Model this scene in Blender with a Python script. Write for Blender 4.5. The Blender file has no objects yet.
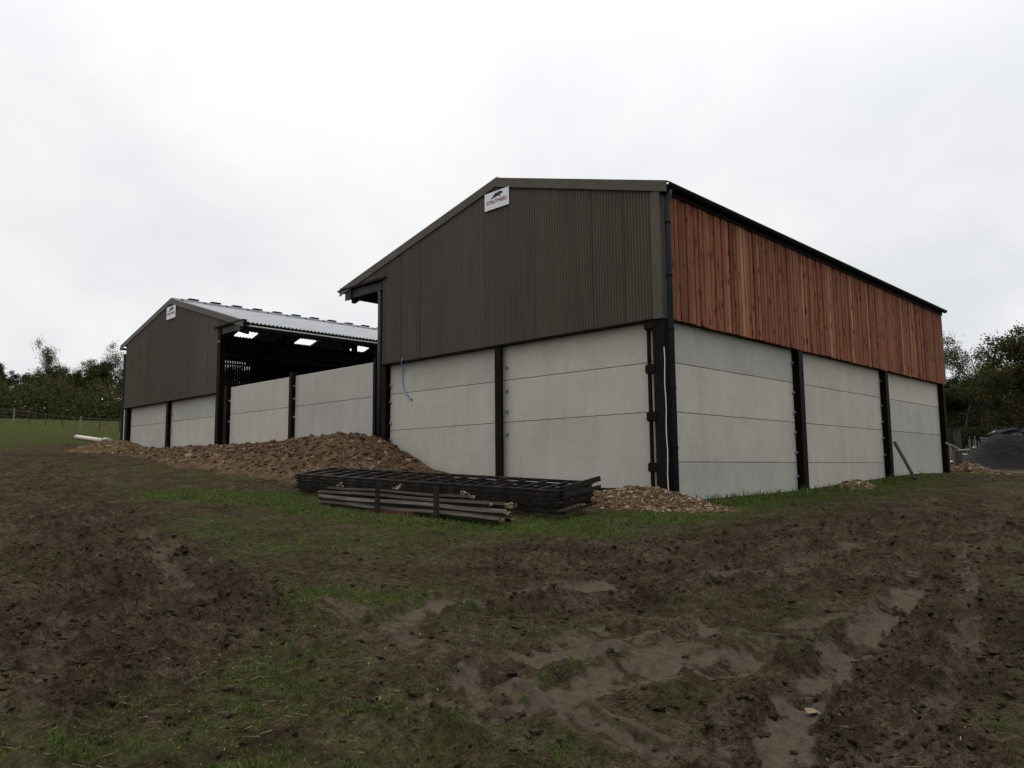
import bpy, bmesh, math, random
from mathutils import Vector, Matrix
import numpy as np
CP=np.array([(0,1.4,.27),(0,7,.36),(0.3,14.2,.64),(0,21.4,.74),(-.3,-.5,.3),(-3,-.3,.45),(-5.6,0,.6),(-11,0,1.3),(-17,0,1.9),(-23,0,2.1),
(-28.3,0,2.3),(-34,0,2.6),(.55,-4.4,.13),(-7.7,-5.1,.52),(-4,-6,.25),(10.3,-15.8,-.6),(5.5,-14.6,-.48),(9.24,-11,-.53),(.85,-13.6,-.09),
(-7.3,-11.8,.31),(-36.4,-5.3,2.42),(-41.75,.6,3.2),(-48.8,3.5,3.7),(-59.6,-.15,4.58),(-88.7,6.3,7.15),(-75.7,12.1,5.68),(6.4,1.58,.03),
(2.6,18.9,.72),(-1.2,36.2,.84),(-2,31,.84),(-7,51,3.5),(12,10,.2),(20,0,-.2),(20,30,.7),(20,50,3.2),(-11,21,2),(-34,21,3.8),(-40,40,5),
(-60,60,8),(-20,50,4.5),(-100,-40,6),(-30,-25,1.4),(10,-30,-1.2),(30,-20,-1),(60,0,0),(60,60,5),(-125,14,9.6),(-115,40,10),(-20,-12,.95),(-15,-5,1.0)],float)
def _U(r2): return np.where(r2>1e-12,r2*np.log(np.maximum(r2,1e-12)),0)
_n=len(CP);_P=np.c_[np.ones(_n),CP[:,:2]]
_K=_U(((CP[:,None,:2]-CP[None,:,:2])**2).sum(-1))+np.eye(_n)*20.0
_A=np.block([[_K,_P],[_P.T,np.zeros((3,3))]])
_w=np.linalg.solve(_A,np.r_[CP[:,2],0,0,0])
def ground_z(x,y):
    x=np.asarray(x,float);y=np.asarray(y,float);sh=np.broadcast(x,y).shape
    x=np.broadcast_to(x,sh).ravel();y=np.broadcast_to(y,sh).ravel()
    dx=x+30;dy=y-5;d=np.hypot(dx/125,dy/75);s=np.where(d>1,1/np.maximum(d,1e-9),1);x=-30+dx*s;y=5+dy*s
    o=_w[-3]+_w[-2]*x+_w[-1]*y
    for i in range(_n): o=o+_w[i]*_U((x-CP[i,0])**2+(y-CP[i,1])**2)
    return o.reshape(sh)

random.seed(7); rng = np.random.default_rng(7)
S = bpy.context.scene
COL = S.collection
def gz(x, y): return float(ground_z(x, y))

# ------------------------------------------------------------------ noise
_perm = rng.permutation(256); _perm = np.r_[_perm, _perm]
_ga = rng.uniform(0, 2*np.pi, 256); _gx, _gy = np.cos(_ga), np.sin(_ga)
def perlin(x, y):
    xi = np.floor(x).astype(int); yi = np.floor(y).astype(int); xf = x-xi; yf = y-yi
    u = xf*xf*xf*(xf*(xf*6-15)+10); v = yf*yf*yf*(yf*(yf*6-15)+10)
    xi &= 255; yi &= 255
    def g(a, b, dx, dy):
        h = _perm[_perm[a & 255]+(b & 255)]
        return _gx[h]*dx+_gy[h]*dy
    n00 = g(xi, yi, xf, yf); n10 = g(xi+1, yi, xf-1, yf); n01 = g(xi, yi+1, xf, yf-1); n11 = g(xi+1, yi+1, xf-1, yf-1)
    return ((n00*(1-u)+n10*u)*(1-v)+(n01*(1-u)+n11*u)*v)*1.5
def fbm(x, y, sc, oc=4, off=0.0, ridge=False):
    o = 0; a = 1.0; t = 0; f = 1/sc
    for i in range(oc):
        n = perlin(x*f+off+i*17.3, y*f+off*1.7+i*9.1)
        if ridge: n = 1-2*np.abs(n)
        o = o+a*n; t += a; a *= .55; f *= 2.03
    return o/t
def sstep(a, b, x):
    t = np.clip((x-a)/(b-a), 0, 1); return t*t*(3-2*t)
def dist_poly(x, y, pts):
    d = np.full(x.shape, 1e9)
    for (ax, ay), (bx, by) in zip(pts[:-1], pts[1:]):
        vx, vy = bx-ax, by-ay; L = vx*vx+vy*vy+1e-9
        t = np.clip(((x-ax)*vx+(y-ay)*vy)/L, 0, 1)
        d = np.minimum(d, np.hypot(x-ax-t*vx, y-ay-t*vy))
    return d

# ------------------------------------------------------------------ mesh helpers
def origin(o):
    v = Vector((0, 0, 0))
    while o is not None: v = v+o.location; o = o.parent
    return v
class MB:
    def __init__(s): s.v = []; s.f = []; s.t = []
    def add(s, vs, fs, tone=0.5):
        n = len(s.v); s.v += [tuple(p) for p in vs]; s.f += [tuple(i+n for i in f) for f in fs]; s.t += [tone]*len(vs)
        return s
    def box(s, x0, x1, y0, y1, z0, z1, tone=.5):
        return s.add([(x0,y0,z0),(x1,y0,z0),(x1,y1,z0),(x0,y1,z0),(x0,y0,z1),(x1,y0,z1),(x1,y1,z1),(x0,y1,z1)],
                     [(0,3,2,1),(4,5,6,7),(0,1,5,4),(1,2,6,5),(2,3,7,6),(3,0,4,7)], tone)
    def beam(s, a, b, w, h, up=(0,0,1), tone=.5):
        a = Vector(a); b = Vector(b); d = (b-a).normalized(); r = d.cross(Vector(up)).normalized(); u = r.cross(d)
        vs = [p+r*(sx*w/2)+u*(sy*h/2) for p in (a, b) for sx, sy in ((-1,-1),(1,-1),(1,1),(-1,1))]
        return s.add(vs, [(0,1,2,3),(7,6,5,4),(0,4,5,1),(1,5,6,2),(2,6,7,3),(3,7,4,0)], tone)
    def tube(s, pts, r, n=8, tone=.5, cap=True):
        pts = [Vector(p) for p in pts]; rr = r if isinstance(r, (list, tuple)) else [r]*len(pts)
        base = len(s.v); vs = []; fs = []; prev = None
        for i, p in enumerate(pts):
            d = (pts[min(i+1, len(pts)-1)]-pts[max(i-1, 0)]).normalized()
            ref = prev if prev is not None else (Vector((1,0,0)) if abs(d.z) > .8 else Vector((0,0,1)))
            a = (ref-d*ref.dot(d)).normalized(); b = d.cross(a); prev = a
            for k in range(n):
                t = 2*math.pi*k/n; vs.append(p+a*(math.cos(t)*rr[i])+b*(math.sin(t)*rr[i]))
        for i in range(len(pts)-1):
            for k in range(n):
                k2 = (k+1) % n; fs.append((i*n+k, i*n+k2, (i+1)*n+k2, (i+1)*n+k))
        if cap: fs.append(tuple(range(n-1, -1, -1))); fs.append(tuple((len(pts)-1)*n+k for k in range(n)))
        return s.add(vs, fs, tone)
    def hcol(s, x, y, z0, z1, w, d, axis='y', tf=.02, tone=.5):
        # H-section, flange faces along 'axis'
        if axis == 'y':
            s.box(x-w/2, x+w/2, y-d/2, y-d/2+tf, z0, z1); s.box(x-w/2, x+w/2, y+d/2-tf, y+d/2, z0, z1)
            s.box(x-.008, x+.008, y-d/2+tf, y+d/2-tf, z0, z1)
        else:
            s.box(x-d/2, x-d/2+tf, y-w/2, y+w/2, z0, z1); s.box(x+d/2-tf, x+d/2, y-w/2, y+w/2, z0, z1)
            s.box(x-d/2+tf, x+d/2-tf, y-.008, y+.008, z0, z1)
        return s
    def build(s, name, mat, parent=None, smooth=False, bevel=0):
        o0 = origin(parent); me = bpy.data.meshes.new(name)
        me.from_pydata([(p[0]-o0.x, p[1]-o0.y, p[2]-o0.z) for p in s.v], [], s.f); me.update()
        at = me.attributes.new('tone', 'FLOAT', 'POINT'); at.data.foreach_set('value', s.t)
        if smooth: me.polygons.foreach_set('use_smooth', [True]*len(me.polygons))
        o = bpy.data.objects.new(name, me); COL.objects.link(o); me.materials.append(mat)
        if parent is not None: o.parent = parent
        if bevel:
            m = o.modifiers.new('bevel', 'BEVEL'); m.width = bevel; m.segments = 2; m.limit_method = 'ANGLE'
        return o
def npmesh(name, V, F, mat, parent=None, attrs=None, smooth=False):
    V = np.asarray(V, float); F = np.asarray(F)
    if parent is not None:
        o0 = origin(parent); V = V-np.array([o0.x, o0.y, o0.z])
    k = F.shape[1]; me = bpy.data.meshes.new(name)
    me.vertices.add(len(V)); me.vertices.foreach_set('co', V.ravel())
    me.loops.add(F.size); me.loops.foreach_set('vertex_index', F.ravel().astype(np.int32))
    me.polygons.add(len(F)); me.polygons.foreach_set('loop_start', np.arange(len(F), dtype=np.int32)*k)
    me.polygons.foreach_set('use_smooth', np.full(len(F), smooth))
    me.update(calc_edges=True)
    for n, a in (attrs or {}).items():
        at = me.attributes.new(n, 'FLOAT', 'POINT'); at.data.foreach_set('value', np.asarray(a, dtype=np.float32))
    o = bpy.data.objects.new(name, me); COL.objects.link(o); me.materials.append(mat)
    if parent is not None: o.parent = parent
    return o
def tag(o, label=None, cat=None, group=None, kind=None):
    if label: o['label'] = label
    if cat: o['category'] = cat
    if group: o['group'] = group
    if kind: o['kind'] = kind
    return o
def thing(name, label, cat, loc=(0,0,0), group=None):
    o = bpy.data.objects.new(name, None); COL.objects.link(o); o.location = loc; o.empty_display_size = .3
    return tag(o, label, cat, group)
def copy_tree(o, parent=None):
    c = o.copy(); COL.objects.link(c)
    if parent is not None: c.parent = parent
    for ch in [k for k in bpy.data.objects if k.parent == o]: copy_tree(ch, c)
    return c

# ------------------------------------------------------------------ materials
def mat(name):
    m = bpy.data.materials.new(name); m.use_nodes = True; nt = m.node_tree
    return m, nt, nt.nodes['Principled BSDF']
def N(nt, typ, **kw):
    n = nt.nodes.new(typ)
    for k, v in kw.items():
        if k in n.inputs: n.inputs[k].default_value = v
        else: setattr(n, k, v)
    return n
def L(nt, a, b): nt.links.new(a, b)
def ramp(nt, src, stops, interp='LINEAR'):
    r = nt.nodes.new('ShaderNodeValToRGB'); r.color_ramp.interpolation = interp; e = r.color_ramp.elements
    while len(e) < len(stops): e.new(.5)
    for el, (p, c) in zip(e, stops): el.position = p; el.color = (*c, 1)
    L(nt, src, r.inputs[0]); return r.outputs[0]
def noise(nt, scale, detail=4, rough=.6, vec=None, sc3=None, coord='Object', dist=0):
    n = N(nt, 'ShaderNodeTexNoise', Scale=scale, Detail=detail, Roughness=rough, Distortion=dist)
    if vec is None:
        tc = nt.nodes.new('ShaderNodeTexCoord'); vec = tc.outputs[coord]
    if sc3:
        mp = nt.nodes.new('ShaderNodeMapping'); mp.inputs['Scale'].default_value = sc3; L(nt, vec, mp.inputs[0]); vec = mp.outputs[0]
    L(nt, vec, n.inputs['Vector']); return n.outputs['Fac']
def mix(nt, a, b, f, mode='MIX'):
    m = nt.nodes.new('ShaderNodeMix'); m.data_type = 'RGBA'; m.blend_type = mode
    for s, v in ((m.inputs[0], f), (m.inputs[6], a), (m.inputs[7], b)):
        if hasattr(v, 'links'): L(nt, v, s)
        elif isinstance(v, tuple): s.default_value = (*v, 1)
        else: s.default_value = v
    return m.outputs[2]
def math_(nt, op, a, b=0.0, c=None):
    m = nt.nodes.new('ShaderNodeMath'); m.operation = op
    for s, v in zip(m.inputs, (a, b, c)):
        if v is None: continue
        if hasattr(v, 'links'): L(nt, v, s)
        else: s.default_value = v
    return m.outputs[0]
def bump(nt, bs, h, strength, dist):
    b = N(nt, 'ShaderNodeBump', Strength=strength, Distance=dist); L(nt, h, b.inputs['Height']); L(nt, b.outputs[0], bs.inputs['Normal'])
def attr(nt, name):
    a = nt.nodes.new('ShaderNodeAttribute'); a.attribute_name = name; return a.outputs['Fac']

def simple(name, col, rough=.6, var=.25, scale=6, metallic=0, coord='Object', bumpd=0.0, spec=.15):
    m, nt, b = mat(name); b.inputs['Specular IOR Level'].default_value = spec
    f = noise(nt, scale, 5, .65, coord=coord)
    lo = tuple(c*(1-var) for c in col); hi = tuple(min(1, c*(1+var)) for c in col)
    L(nt, ramp(nt, f, [(.3, lo), (.7, hi)]), b.inputs['Base Color'])
    b.inputs['Roughness'].default_value = rough; b.inputs['Metallic'].default_value = metallic
    if bumpd: bump(nt, b, f, 1, bumpd)
    return m

# concrete panels: mottled, casting streaks, each panel its own cast tone
M_CONC, nt, b = mat('precast_concrete')
oi = nt.nodes.new('ShaderNodeObjectInfo')
f1 = noise(nt, .9, 6, .62, dist=.4); f2 = noise(nt, 9, 5, .6); f3 = noise(nt, 1.0, 4, .6, sc3=(3.2, 3.2, .35)); f4 = noise(nt, 60, 3, .6)
c = ramp(nt, f1, [(.28, (.395, .373, .337)), (.5, (.435, .411, .370)), (.72, (.47, .445, .40))])
c = mix(nt, c, ramp(nt, f2, [(.3, (.80, .80, .80)), (.62, (1, 1, 1))]), .4, 'MULTIPLY')
c = mix(nt, c, ramp(nt, f3, [(.33, (.84, .84, .82)), (.55, (1, 1, 1))]), .35, 'MULTIPLY')
c = mix(nt, c, ramp(nt, oi.outputs['Random'], [(0, (.82, .84, .85)), (.5, (.94, .93, .91)), (1, (1.04, 1.02, .97))]), 1.0, 'MULTIPLY')
L(nt, c, b.inputs['Base Color']); b.inputs['Roughness'].default_value = .9; b.inputs['Specular IOR Level'].default_value = .15
bump(nt, b, math_(nt, 'ADD', f4, f2), .5, .004)

M_STEEL = simple('dark_painted_steel', (.009, .0075, .0065), .6, .35, 3, spec=.05)
M_STEELG = simple('grey_primed_steel', (.030, .029, .028), .5, .3, 4)
M_BLACK = simple('black_gate_paint', (.015, .0125, .010), .55, .75, 5, spec=.1)
M_GALV = simple('galvanised_steel', (.33, .35, .38), .4, .2, 20, .6)
M_WHITE = simple('white_plastic', (.62, .62, .62), .45, .1, 5)
M_PIPE = simple('slate_blue_downpipe', (.022, .027, .031), .38, .15, 4)
M_GUT = simple('black_gutter', (.006, .0065, .006), .6, .3, 5, spec=.06)
M_BEAM = simple('rafter_steel', (.018, .015, .012), .6, .3, 3)
M_PURL = simple('softwood_purlin', (.10, .085, .055), .8, .3, 6)
M_BOARDI = simple('dark_spaced_board', (.05, .032, .022), .85, .4, 5)
M_ROPE = simple('blue_rope', (.10, .24, .42), .6, .1, 20)
M_RUST = simple('rust_red_bar', (.10, .03, .022), .8, .4, 20)

# brown profiled sheet; tone attribute = one value per sheet
M_CLAD, nt, b = mat('brown_profiled_sheet')
t = attr(nt, 'tone')
c = ramp(nt, t, [(0, (.036, .028, .021)), (.3, (.070, .056, .042)), (.5, (.078, .062, .0465)), (1, (.088, .070, .052))])
f = noise(nt, 1.2, 5, .65, sc3=(3, 3, .4)); c = mix(nt, c, ramp(nt, f, [(.3, (.72, .72, .72)), (.7, (1.12, 1.08, 1.05))]), .55, 'MULTIPLY')
f2 = noise(nt, 1.0, 3, .6, sc3=(9, 9, .5)); c = mix(nt, c, ramp(nt, f2, [(.35, (.86, .84, .84)), (.65, (1.1, 1.1, 1.08))]), .5, 'MULTIPLY')
L(nt, c, b.inputs['Base Color']); b.inputs['Roughness'].default_value = .36; b.inputs['Specular IOR Level'].default_value = .22
M_TRIM = simple('brown_flashing', (.078, .065, .050), .45, .15, 2)

# treated larch boards
M_WOOD, nt, b = mat('treated_red_boards')
t = attr(nt, 'tone'); tc = nt.nodes.new('ShaderNodeTexCoord')
c = ramp(nt, t, [(0, (.148, .056, .033)), (.3, (.195, .077, .044)), (.6, (.235, .096, .054)), (.85, (.265, .116, .064)), (1, (.34, .185, .103))])
cx = nt.nodes.new('ShaderNodeCombineXYZ'); sp = nt.nodes.new('ShaderNodeSeparateXYZ'); L(nt, tc.outputs['Object'], sp.inputs[0])
L(nt, math_(nt, 'MULTIPLY', t, 37.0), cx.inputs[0]); L(nt, sp.outputs['Y'], cx.inputs[1]); L(nt, sp.outputs['Z'], cx.inputs[2])
g = noise(nt, 1.0, 6, .65, vec=cx.outputs[0], sc3=(1, 26, .9), dist=.6)
c = mix(nt, c, ramp(nt, g, [(.3, (.45, .40, .38)), (.5, (.95, .93, .9)), (.72, (1.35, 1.35, 1.3))]), .75, 'MULTIPLY')
g2 = noise(nt, 1.0, 3, .6, vec=cx.outputs[0], sc3=(1, 3, .5))
c = mix(nt, c, ramp(nt, g2, [(.3, (.62, .55, .55)), (.6, (1.1, 1.08, 1.05))]), .7, 'MULTIPLY')
mp = nt.nodes.new('ShaderNodeMapping'); mp.inputs['Scale'].default_value = (1, 4.5, 2.0); L(nt, cx.outputs[0], mp.inputs[0])
vo = N(nt, 'ShaderNodeTexVoronoi', Scale=1.0); L(nt, mp.outputs[0], vo.inputs['Vector'])
c = mix(nt, (.05, .016, .010), c, ramp(nt, vo.outputs['Distance'], [(.10, (.0, .0, .0)), (.30, (1, 1, 1))]))
L(nt, c, b.inputs['Base Color']); b.inputs['Roughness'].default_value = .85; b.inputs['Specular IOR Level'].default_value = .1; bump(nt, b, g, .5, .004)

M_ROOF, nt, b = mat('grey_fibre_cement')
f = noise(nt, 1.4, 6, .65); f2 = noise(nt, 14, 4, .6)
c = ramp(nt, f, [(.3, (.26, .265, .27)), (.7, (.34, .345, .35))]); c = mix(nt, c, ramp(nt, f2, [(.35, (.8, .8, .8)), (.6, (1, 1, 1))]), .4, 'MULTIPLY')
L(nt, c, b.inputs['Base Color']); b.inputs['Roughness'].default_value = .85; b.inputs['Specular IOR Level'].default_value = .12
M_LIGHT, nt, b = mat('translucent_rooflight')
nt.nodes.remove(b); tr = N(nt, 'ShaderNodeBsdfTranslucent'); tr.inputs[0].default_value = (.93, .94, .84, 1)
df = N(nt, 'ShaderNodeBsdfTransparent'); df.inputs[0].default_value = (.93, .95, .86, 1); ms = nt.nodes.new('ShaderNodeMixShader'); ms.inputs[0].default_value = .4
L(nt, tr.outputs[0], ms.inputs[1]); L(nt, df.outputs[0], ms.inputs[2]); L(nt, ms.outputs[0], nt.nodes['Material Output'].inputs[0])

M_OLDWOOD, nt, b = mat('weathered_rail')
tc = nt.nodes.new('ShaderNodeTexCoord')
g = noise(nt, 1.0, 6, .7, vec=tc.outputs['Object'], sc3=(1.2, 30, 30)); t = attr(nt, 'tone')
c = ramp(nt, g, [(.28, (.016, .013, .011)), (.5, (.040, .035, .028)), (.75, (.10, .09, .074))])
c = mix(nt, c, ramp(nt, t, [(0, (.35, .33, .30)), (.5, (.8, .78, .75)), (1, (1.5, 1.5, 1.5))]), 1.0, 'MULTIPLY')
L(nt, c, b.inputs['Base Color']); b.inputs['Roughness'].default_value = .9; b.inputs['Specular IOR Level'].default_value = .1; bump(nt, b, g, .6, .006)
M_SPLINT = simple('splintered_end', (.22, .165, .11), .9, .4, 25)

# ground
M_GROUND, nt, b = mat('mud_and_turf')
geo = nt.nodes.new('ShaderNodeNewGeometry'); P = geo.outputs['Position']
n1 = noise(nt, 1.3, 7, .68, vec=P); n2 = noise(nt, 11, 6, .7, vec=P); n3 = noise(nt, 55, 4, .65, vec=P)
mud = ramp(nt, n1, [(.28, (.027, .0200, .0130)), (.5, (.055, .0415, .0275)), (.72, (.094, .072, .050))])
mud = mix(nt, mud, ramp(nt, n2, [(.33, (.38, .37, .36)), (.52, (1, 1, 1)), (.72, (1.7, 1.65, 1.6))]), .9, 'MULTIPLY')
mud = mix(nt, mud, ramp(nt, n3, [(.36, (.45, .45, .45)), (.5, (1, 1, 1)), (.66, (1.5, 1.47, 1.4))]), .85, 'MULTIPLY')
vg = N(nt, 'ShaderNodeTexVoronoi', Scale=42.0); L(nt, P, vg.inputs['Vector'])
mud = mix(nt, (.15, .125, .095), mud, ramp(nt, math_(nt, 'ADD', vg.outputs['Distance'], math_(nt, 'MULTIPLY', n2, .55)), [(.30, (0, 0, 0)), (.34, (1, 1, 1))]))
smooth_ = ramp(nt, n2, [(.3, (.072, .054, .039)), (.7, (.125, .097, .072))])
c = mix(nt, mud, smooth_, attr(nt, 'track'))
grs = ramp(nt, n2, [(.3, (.026, .033, .010)), (.55, (.052, .074, .018)), (.75, (.085, .120, .030))])
gm = math_(nt, 'MULTIPLY', attr(nt, 'grass'), ramp(nt, n3, [(.36, (.42, .42, .42)), (.60, (1, 1, 1))]))
c = mix(nt, c, grs, gm)
L(nt, c, b.inputs['Base Color'])
b.inputs['Roughness'].default_value = 1; L(nt, math_(nt, 'MULTIPLY', attr(nt, 'track'), .02), b.inputs['Specular IOR Level'])
bump(nt, b, math_(nt, 'ADD', n2, math_(nt, 'MULTIPLY', n3, .5)), 1.0, .09)

def leafmat(name, cols, transl=.25):
    m, nt, b = mat(name); t = attr(nt, 'tone')
    c = ramp(nt, t, cols); L(nt, c, b.inputs['Base Color']); b.inputs['Roughness'].default_value = .8; b.inputs['Specular IOR Level'].default_value = .06
    tr = nt.nodes.new('ShaderNodeBsdfTranslucent'); L(nt, c, tr.inputs[0]); ms = nt.nodes.new('ShaderNodeMixShader'); ms.inputs[0].default_value = transl
    L(nt, b.outputs[0], ms.inputs[1]); L(nt, tr.outputs[0], ms.inputs[2]); L(nt, ms.outputs[0], nt.nodes['Material Output'].inputs[0]); return m
M_GRASS = leafmat('grass_blades', [(0, (.028, .038, .010)), (.35, (.060, .092, .020)), (.7, (.098, .130, .034)), (.9, (.16, .17, .055)), (1, (.28, .23, .11))])
M_LEAFD = leafmat('dark_leaves', [(0, (.013, .018, .008)), (.5, (.030, .038, .013)), (.8, (.058, .060, .020)), (1, (.085, .058, .022))])
M_LEAFA = leafmat('autumn_leaves', [(0, (.020, .026, .010)), (.45, (.048, .054, .017)), (.75, (.10, .080, .026)), (.9, (.13, .070, .026)), (1, (.15, .050, .026))])
M_LEAFG = leafmat('mid_green_leaves', [(0, (.024, .034, .014)), (.5, (.050, .068, .024)), (.85, (.09, .10, .034)), (1, (.14, .11, .035))])
M_BARK = simple('bark', (.05, .042, .034), .9, .4, 8)
M_PALEBARK = simple('pale_bark', (.20, .18, .15), .9, .3, 8)
M_STRAW = leafmat('straw', [(0, (.12, .085, .045)), (1, (.34, .27, .16))], .1)

def rubble_mat(name, lo, mid, hi):
    m, nt, b = mat(name); geo = nt.nodes.new('ShaderNodeNewGeometry'); P = geo.outputs['Position']
    f1 = noise(nt, 2.2, 7, .7, vec=P); f2 = noise(nt, 16, 5, .7, vec=P)
    c = ramp(nt, f1, [(.3, lo), (.5, mid), (.72, hi)]); c = mix(nt, c, ramp(nt, f2, [(.32, (.5, .48, .46)), (.6, (1.1, 1.1, 1.1))]), .9, 'MULTIPLY')
    L(nt, c, b.inputs['Base Color']); b.inputs['Roughness'].default_value = .95; b.inputs['Specular IOR Level'].default_value = .05; bump(nt, b, f2, .9, .06); return m
M_EARTH = rubble_mat('brown_subsoil', (.042, .026, .014), (.088, .055, .031), (.155, .100, .058))
M_TAN = rubble_mat('sandy_subsoil', (.07, .045, .022), (.12, .080, .038), (.17, .115, .055))
M_STONE, nt, b = mat('broken_stone')
t = attr(nt, 'tone'); c = ramp(nt, t, [(0, (.050, .030, .017)), (.5, (.105, .068, .040)), (.8, (.175, .122, .073)), (1, (.40, .32, .23))])
f = noise(nt, 20, 4, .6); c = mix(nt, c, ramp(nt, f, [(.3, (.6, .6, .6)), (.7, (1.15, 1.15, 1.15))]), .8, 'MULTIPLY'); L(nt, c, b.inputs['Base Color']); b.inputs['Roughness'].default_value = .95; b.inputs['Specular IOR Level'].default_value = .05

# ------------------------------------------------------------------ ground
CX, CY = 10.3, -15.8
TR = [([(6.42,-12.49),(6.32,-11.66),(6.32,-10.47),(6.58,-9.67)], .20, 1.0), ([(6.85,-12.39),(6.96,-11.56),(7.18,-10.67),(7.27,-9.94)], .22, 1.0),
      ([(4.66,-11.66),(4.47,-10.69),(4.5,-9.6),(4.86,-8.85)], .20, .8), ([(8.6,-12.8),(8.4,-11.86),(7.99,-10.82),(7.78,-9.45),(7.61,-8.06),(7.34,-6.45),(6.96,-5.58)], .155, .95),
      ([(6.3,-12.22),(6.05,-11.15),(6.09,-10.17)], .15, .8), ([(6.86,-12.31),(6.9,-11.48),(6.88,-10.87),(6.71,-9.88)], .20, .9),
      ([(4.64,-11.54),(4.44,-10.67),(4.49,-9.74)], .22, .8), ([(5.9,-14.62),(5.66,-14.55),(4.22,-14.1),(2.64,-13.56)], .18, .35),
      ([(3.49,-11.41),(5.76,-11.82),(7.07,-12.1),(8.14,-12.1),(9.2,-12.2)], .22, .55), ([(8.6,-12.2),(8.75,-11),(8.5,-9.2),(7.9,-6.5),(7.0,-3.2)], .12, .55), ([(5.2,-9.6),(5.5,-8.2),(5.9,-6.2),(5.6,-3.0)], .14, .5), ([(2.6,-12.3),(.9,-11.9),(-3,-10.7)], .16, .5), ([(7.15,-11.37),(7.05,-10.15),(7.34,-8.05)], .18, .5),
      ([(7.2,-3.6),(6.2,2.5),(5.0,9.0),(4.2,17)], .3, .35)]
CH = [([(-30.7,-6.6),(-13,-9.1),(-2.2,-11.8),(2.33,-12.8),(3.6,-13.6)], 1.6), ([(5.7,7.3),(5.1,0),(5.26,-6.2),(3.9,-7.6)], 2.2),
      ([(8.62,-11.65),(8.19,-10.36),(8.21,-8.67),(7.24,-4.36),(6.3,4)], .8), ([(5.0,-9.72),(5.48,-7.82),(6.49,-5.05)], .8), ([(2.6,16.3),(6,18),(10,18)], 2.0)]
GR = [([(-9.3,-7.5),(-6.3,-5.95),(-2.5,-5.6)], 1.4, 1.25), ([(-3.4,-9.5),(-1,-9.8),(0.67,-9.0),(1.2,-7.0)], 1.5, .46), ([(.4,-5.9),(1.2,-4.3),(1.9,-2.6),(1.1,-.3),(1.0,6),(1.2,13.5),(1.6,22)], 1.0, 1.3),
      ([(-3,-13.3),(-1.43,-13.1),(.43,-13.14)], .45, .9), ([(3.3,-11.63),(4.3,-11.1)], .7, .6), ([(6.58,-12.0),(6.41,-11.3)], .14, .8),
      ([(2.31,-13.94),(3.74,-13.23),(5.73,-13.07)], .5, .26), ([(-6,-6.6),(0,-6.6),(1.8,-5.6)], 1.0, 1.2), ([(2.3,-12.6),(4.4,-12.3),(6,-12.9)], .5, .25)]
RG = [([(6.25,-11.14),(6.44,-10.36),(6.37,-8.95),(6.42,-7.3),(6.49,-5.05)], .10, .07), ([(7.51,-10.25),(7.55,-9.27),(7.47,-8.35),(7.28,-7.2)], .11, .10),
      ([(8.45,-10.39),(8.37,-9.27),(7.91,-6.95),(6.96,-4.62)], .13, .08), ([(3.88,-7.59),(4.54,-5.11),(4.35,2.34)], .16, .07), ([(-1.82,-11.38),(1.95,-12.54)], .14, .09),
      ([(-.51,-12.68),(3.58,-13.4)], .13, .08), ([(4.81,-11.11),(4.96,-10.23),(5.25,-9.36),(5.69,-8.37)], .10, .09), ([(4.69,-12.18),(6.16,-12.36),(7.32,-12.39),(7.85,-12.39)], .10, .07),
      ([(8.05,-12.14),(7.72,-11.09),(7.56,-10.03)], .10, .09), ([(6.49,-5.05),(5.64,.55),(4.81,8.83)], .2, .09), ([(5.6,-8),(5.4,-4),(4.9,1)], .14, .08), ([(7.2,-2),(6.6,4),(5.4,11)], .2, .09)]
def poly_ds(x, y, pts):
    d = np.full(x.shape, 1e9); s = np.zeros(x.shape); acc = 0.0
    for (ax, ay), (bx, by) in zip(pts[:-1], pts[1:]):
        vx, vy = bx-ax, by-ay; Ln = math.hypot(vx, vy); t = np.clip(((x-ax)*vx+(y-ay)*vy)/(Ln*Ln), 0, 1)
        sd = ((x-ax)*vy-(y-ay)*vx)/Ln; q = np.hypot(x-ax-t*vx, y-ay-t*vy); k = q < np.abs(d)
        d = np.where(k, np.where(sd < 0, -q, q), d); s = np.where(k, acc+t*Ln, s); acc += Ln
    return d, s
TREAD = [([(3.1,-11.3),(4.4,-11.75),(5.76,-11.95),(7.07,-12.2),(8.14,-12.2),(9.4,-12.4)], .17, .022), ([(2.7,-12.3),(4.6,-12.65),(6.3,-12.9),(8.2,-12.95)], .17, .02),
         ([(8.9,-12.6),(8.75,-11.6),(8.5,-9.8),(8.0,-7.6),(7.3,-5),(6.2,1)], .16, .02), ([(-9,-9.3),(-3.4,-11.0),(1.2,-12.2),(4.3,-13.6),(6.0,-14.4)], .18, .024)]
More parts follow.
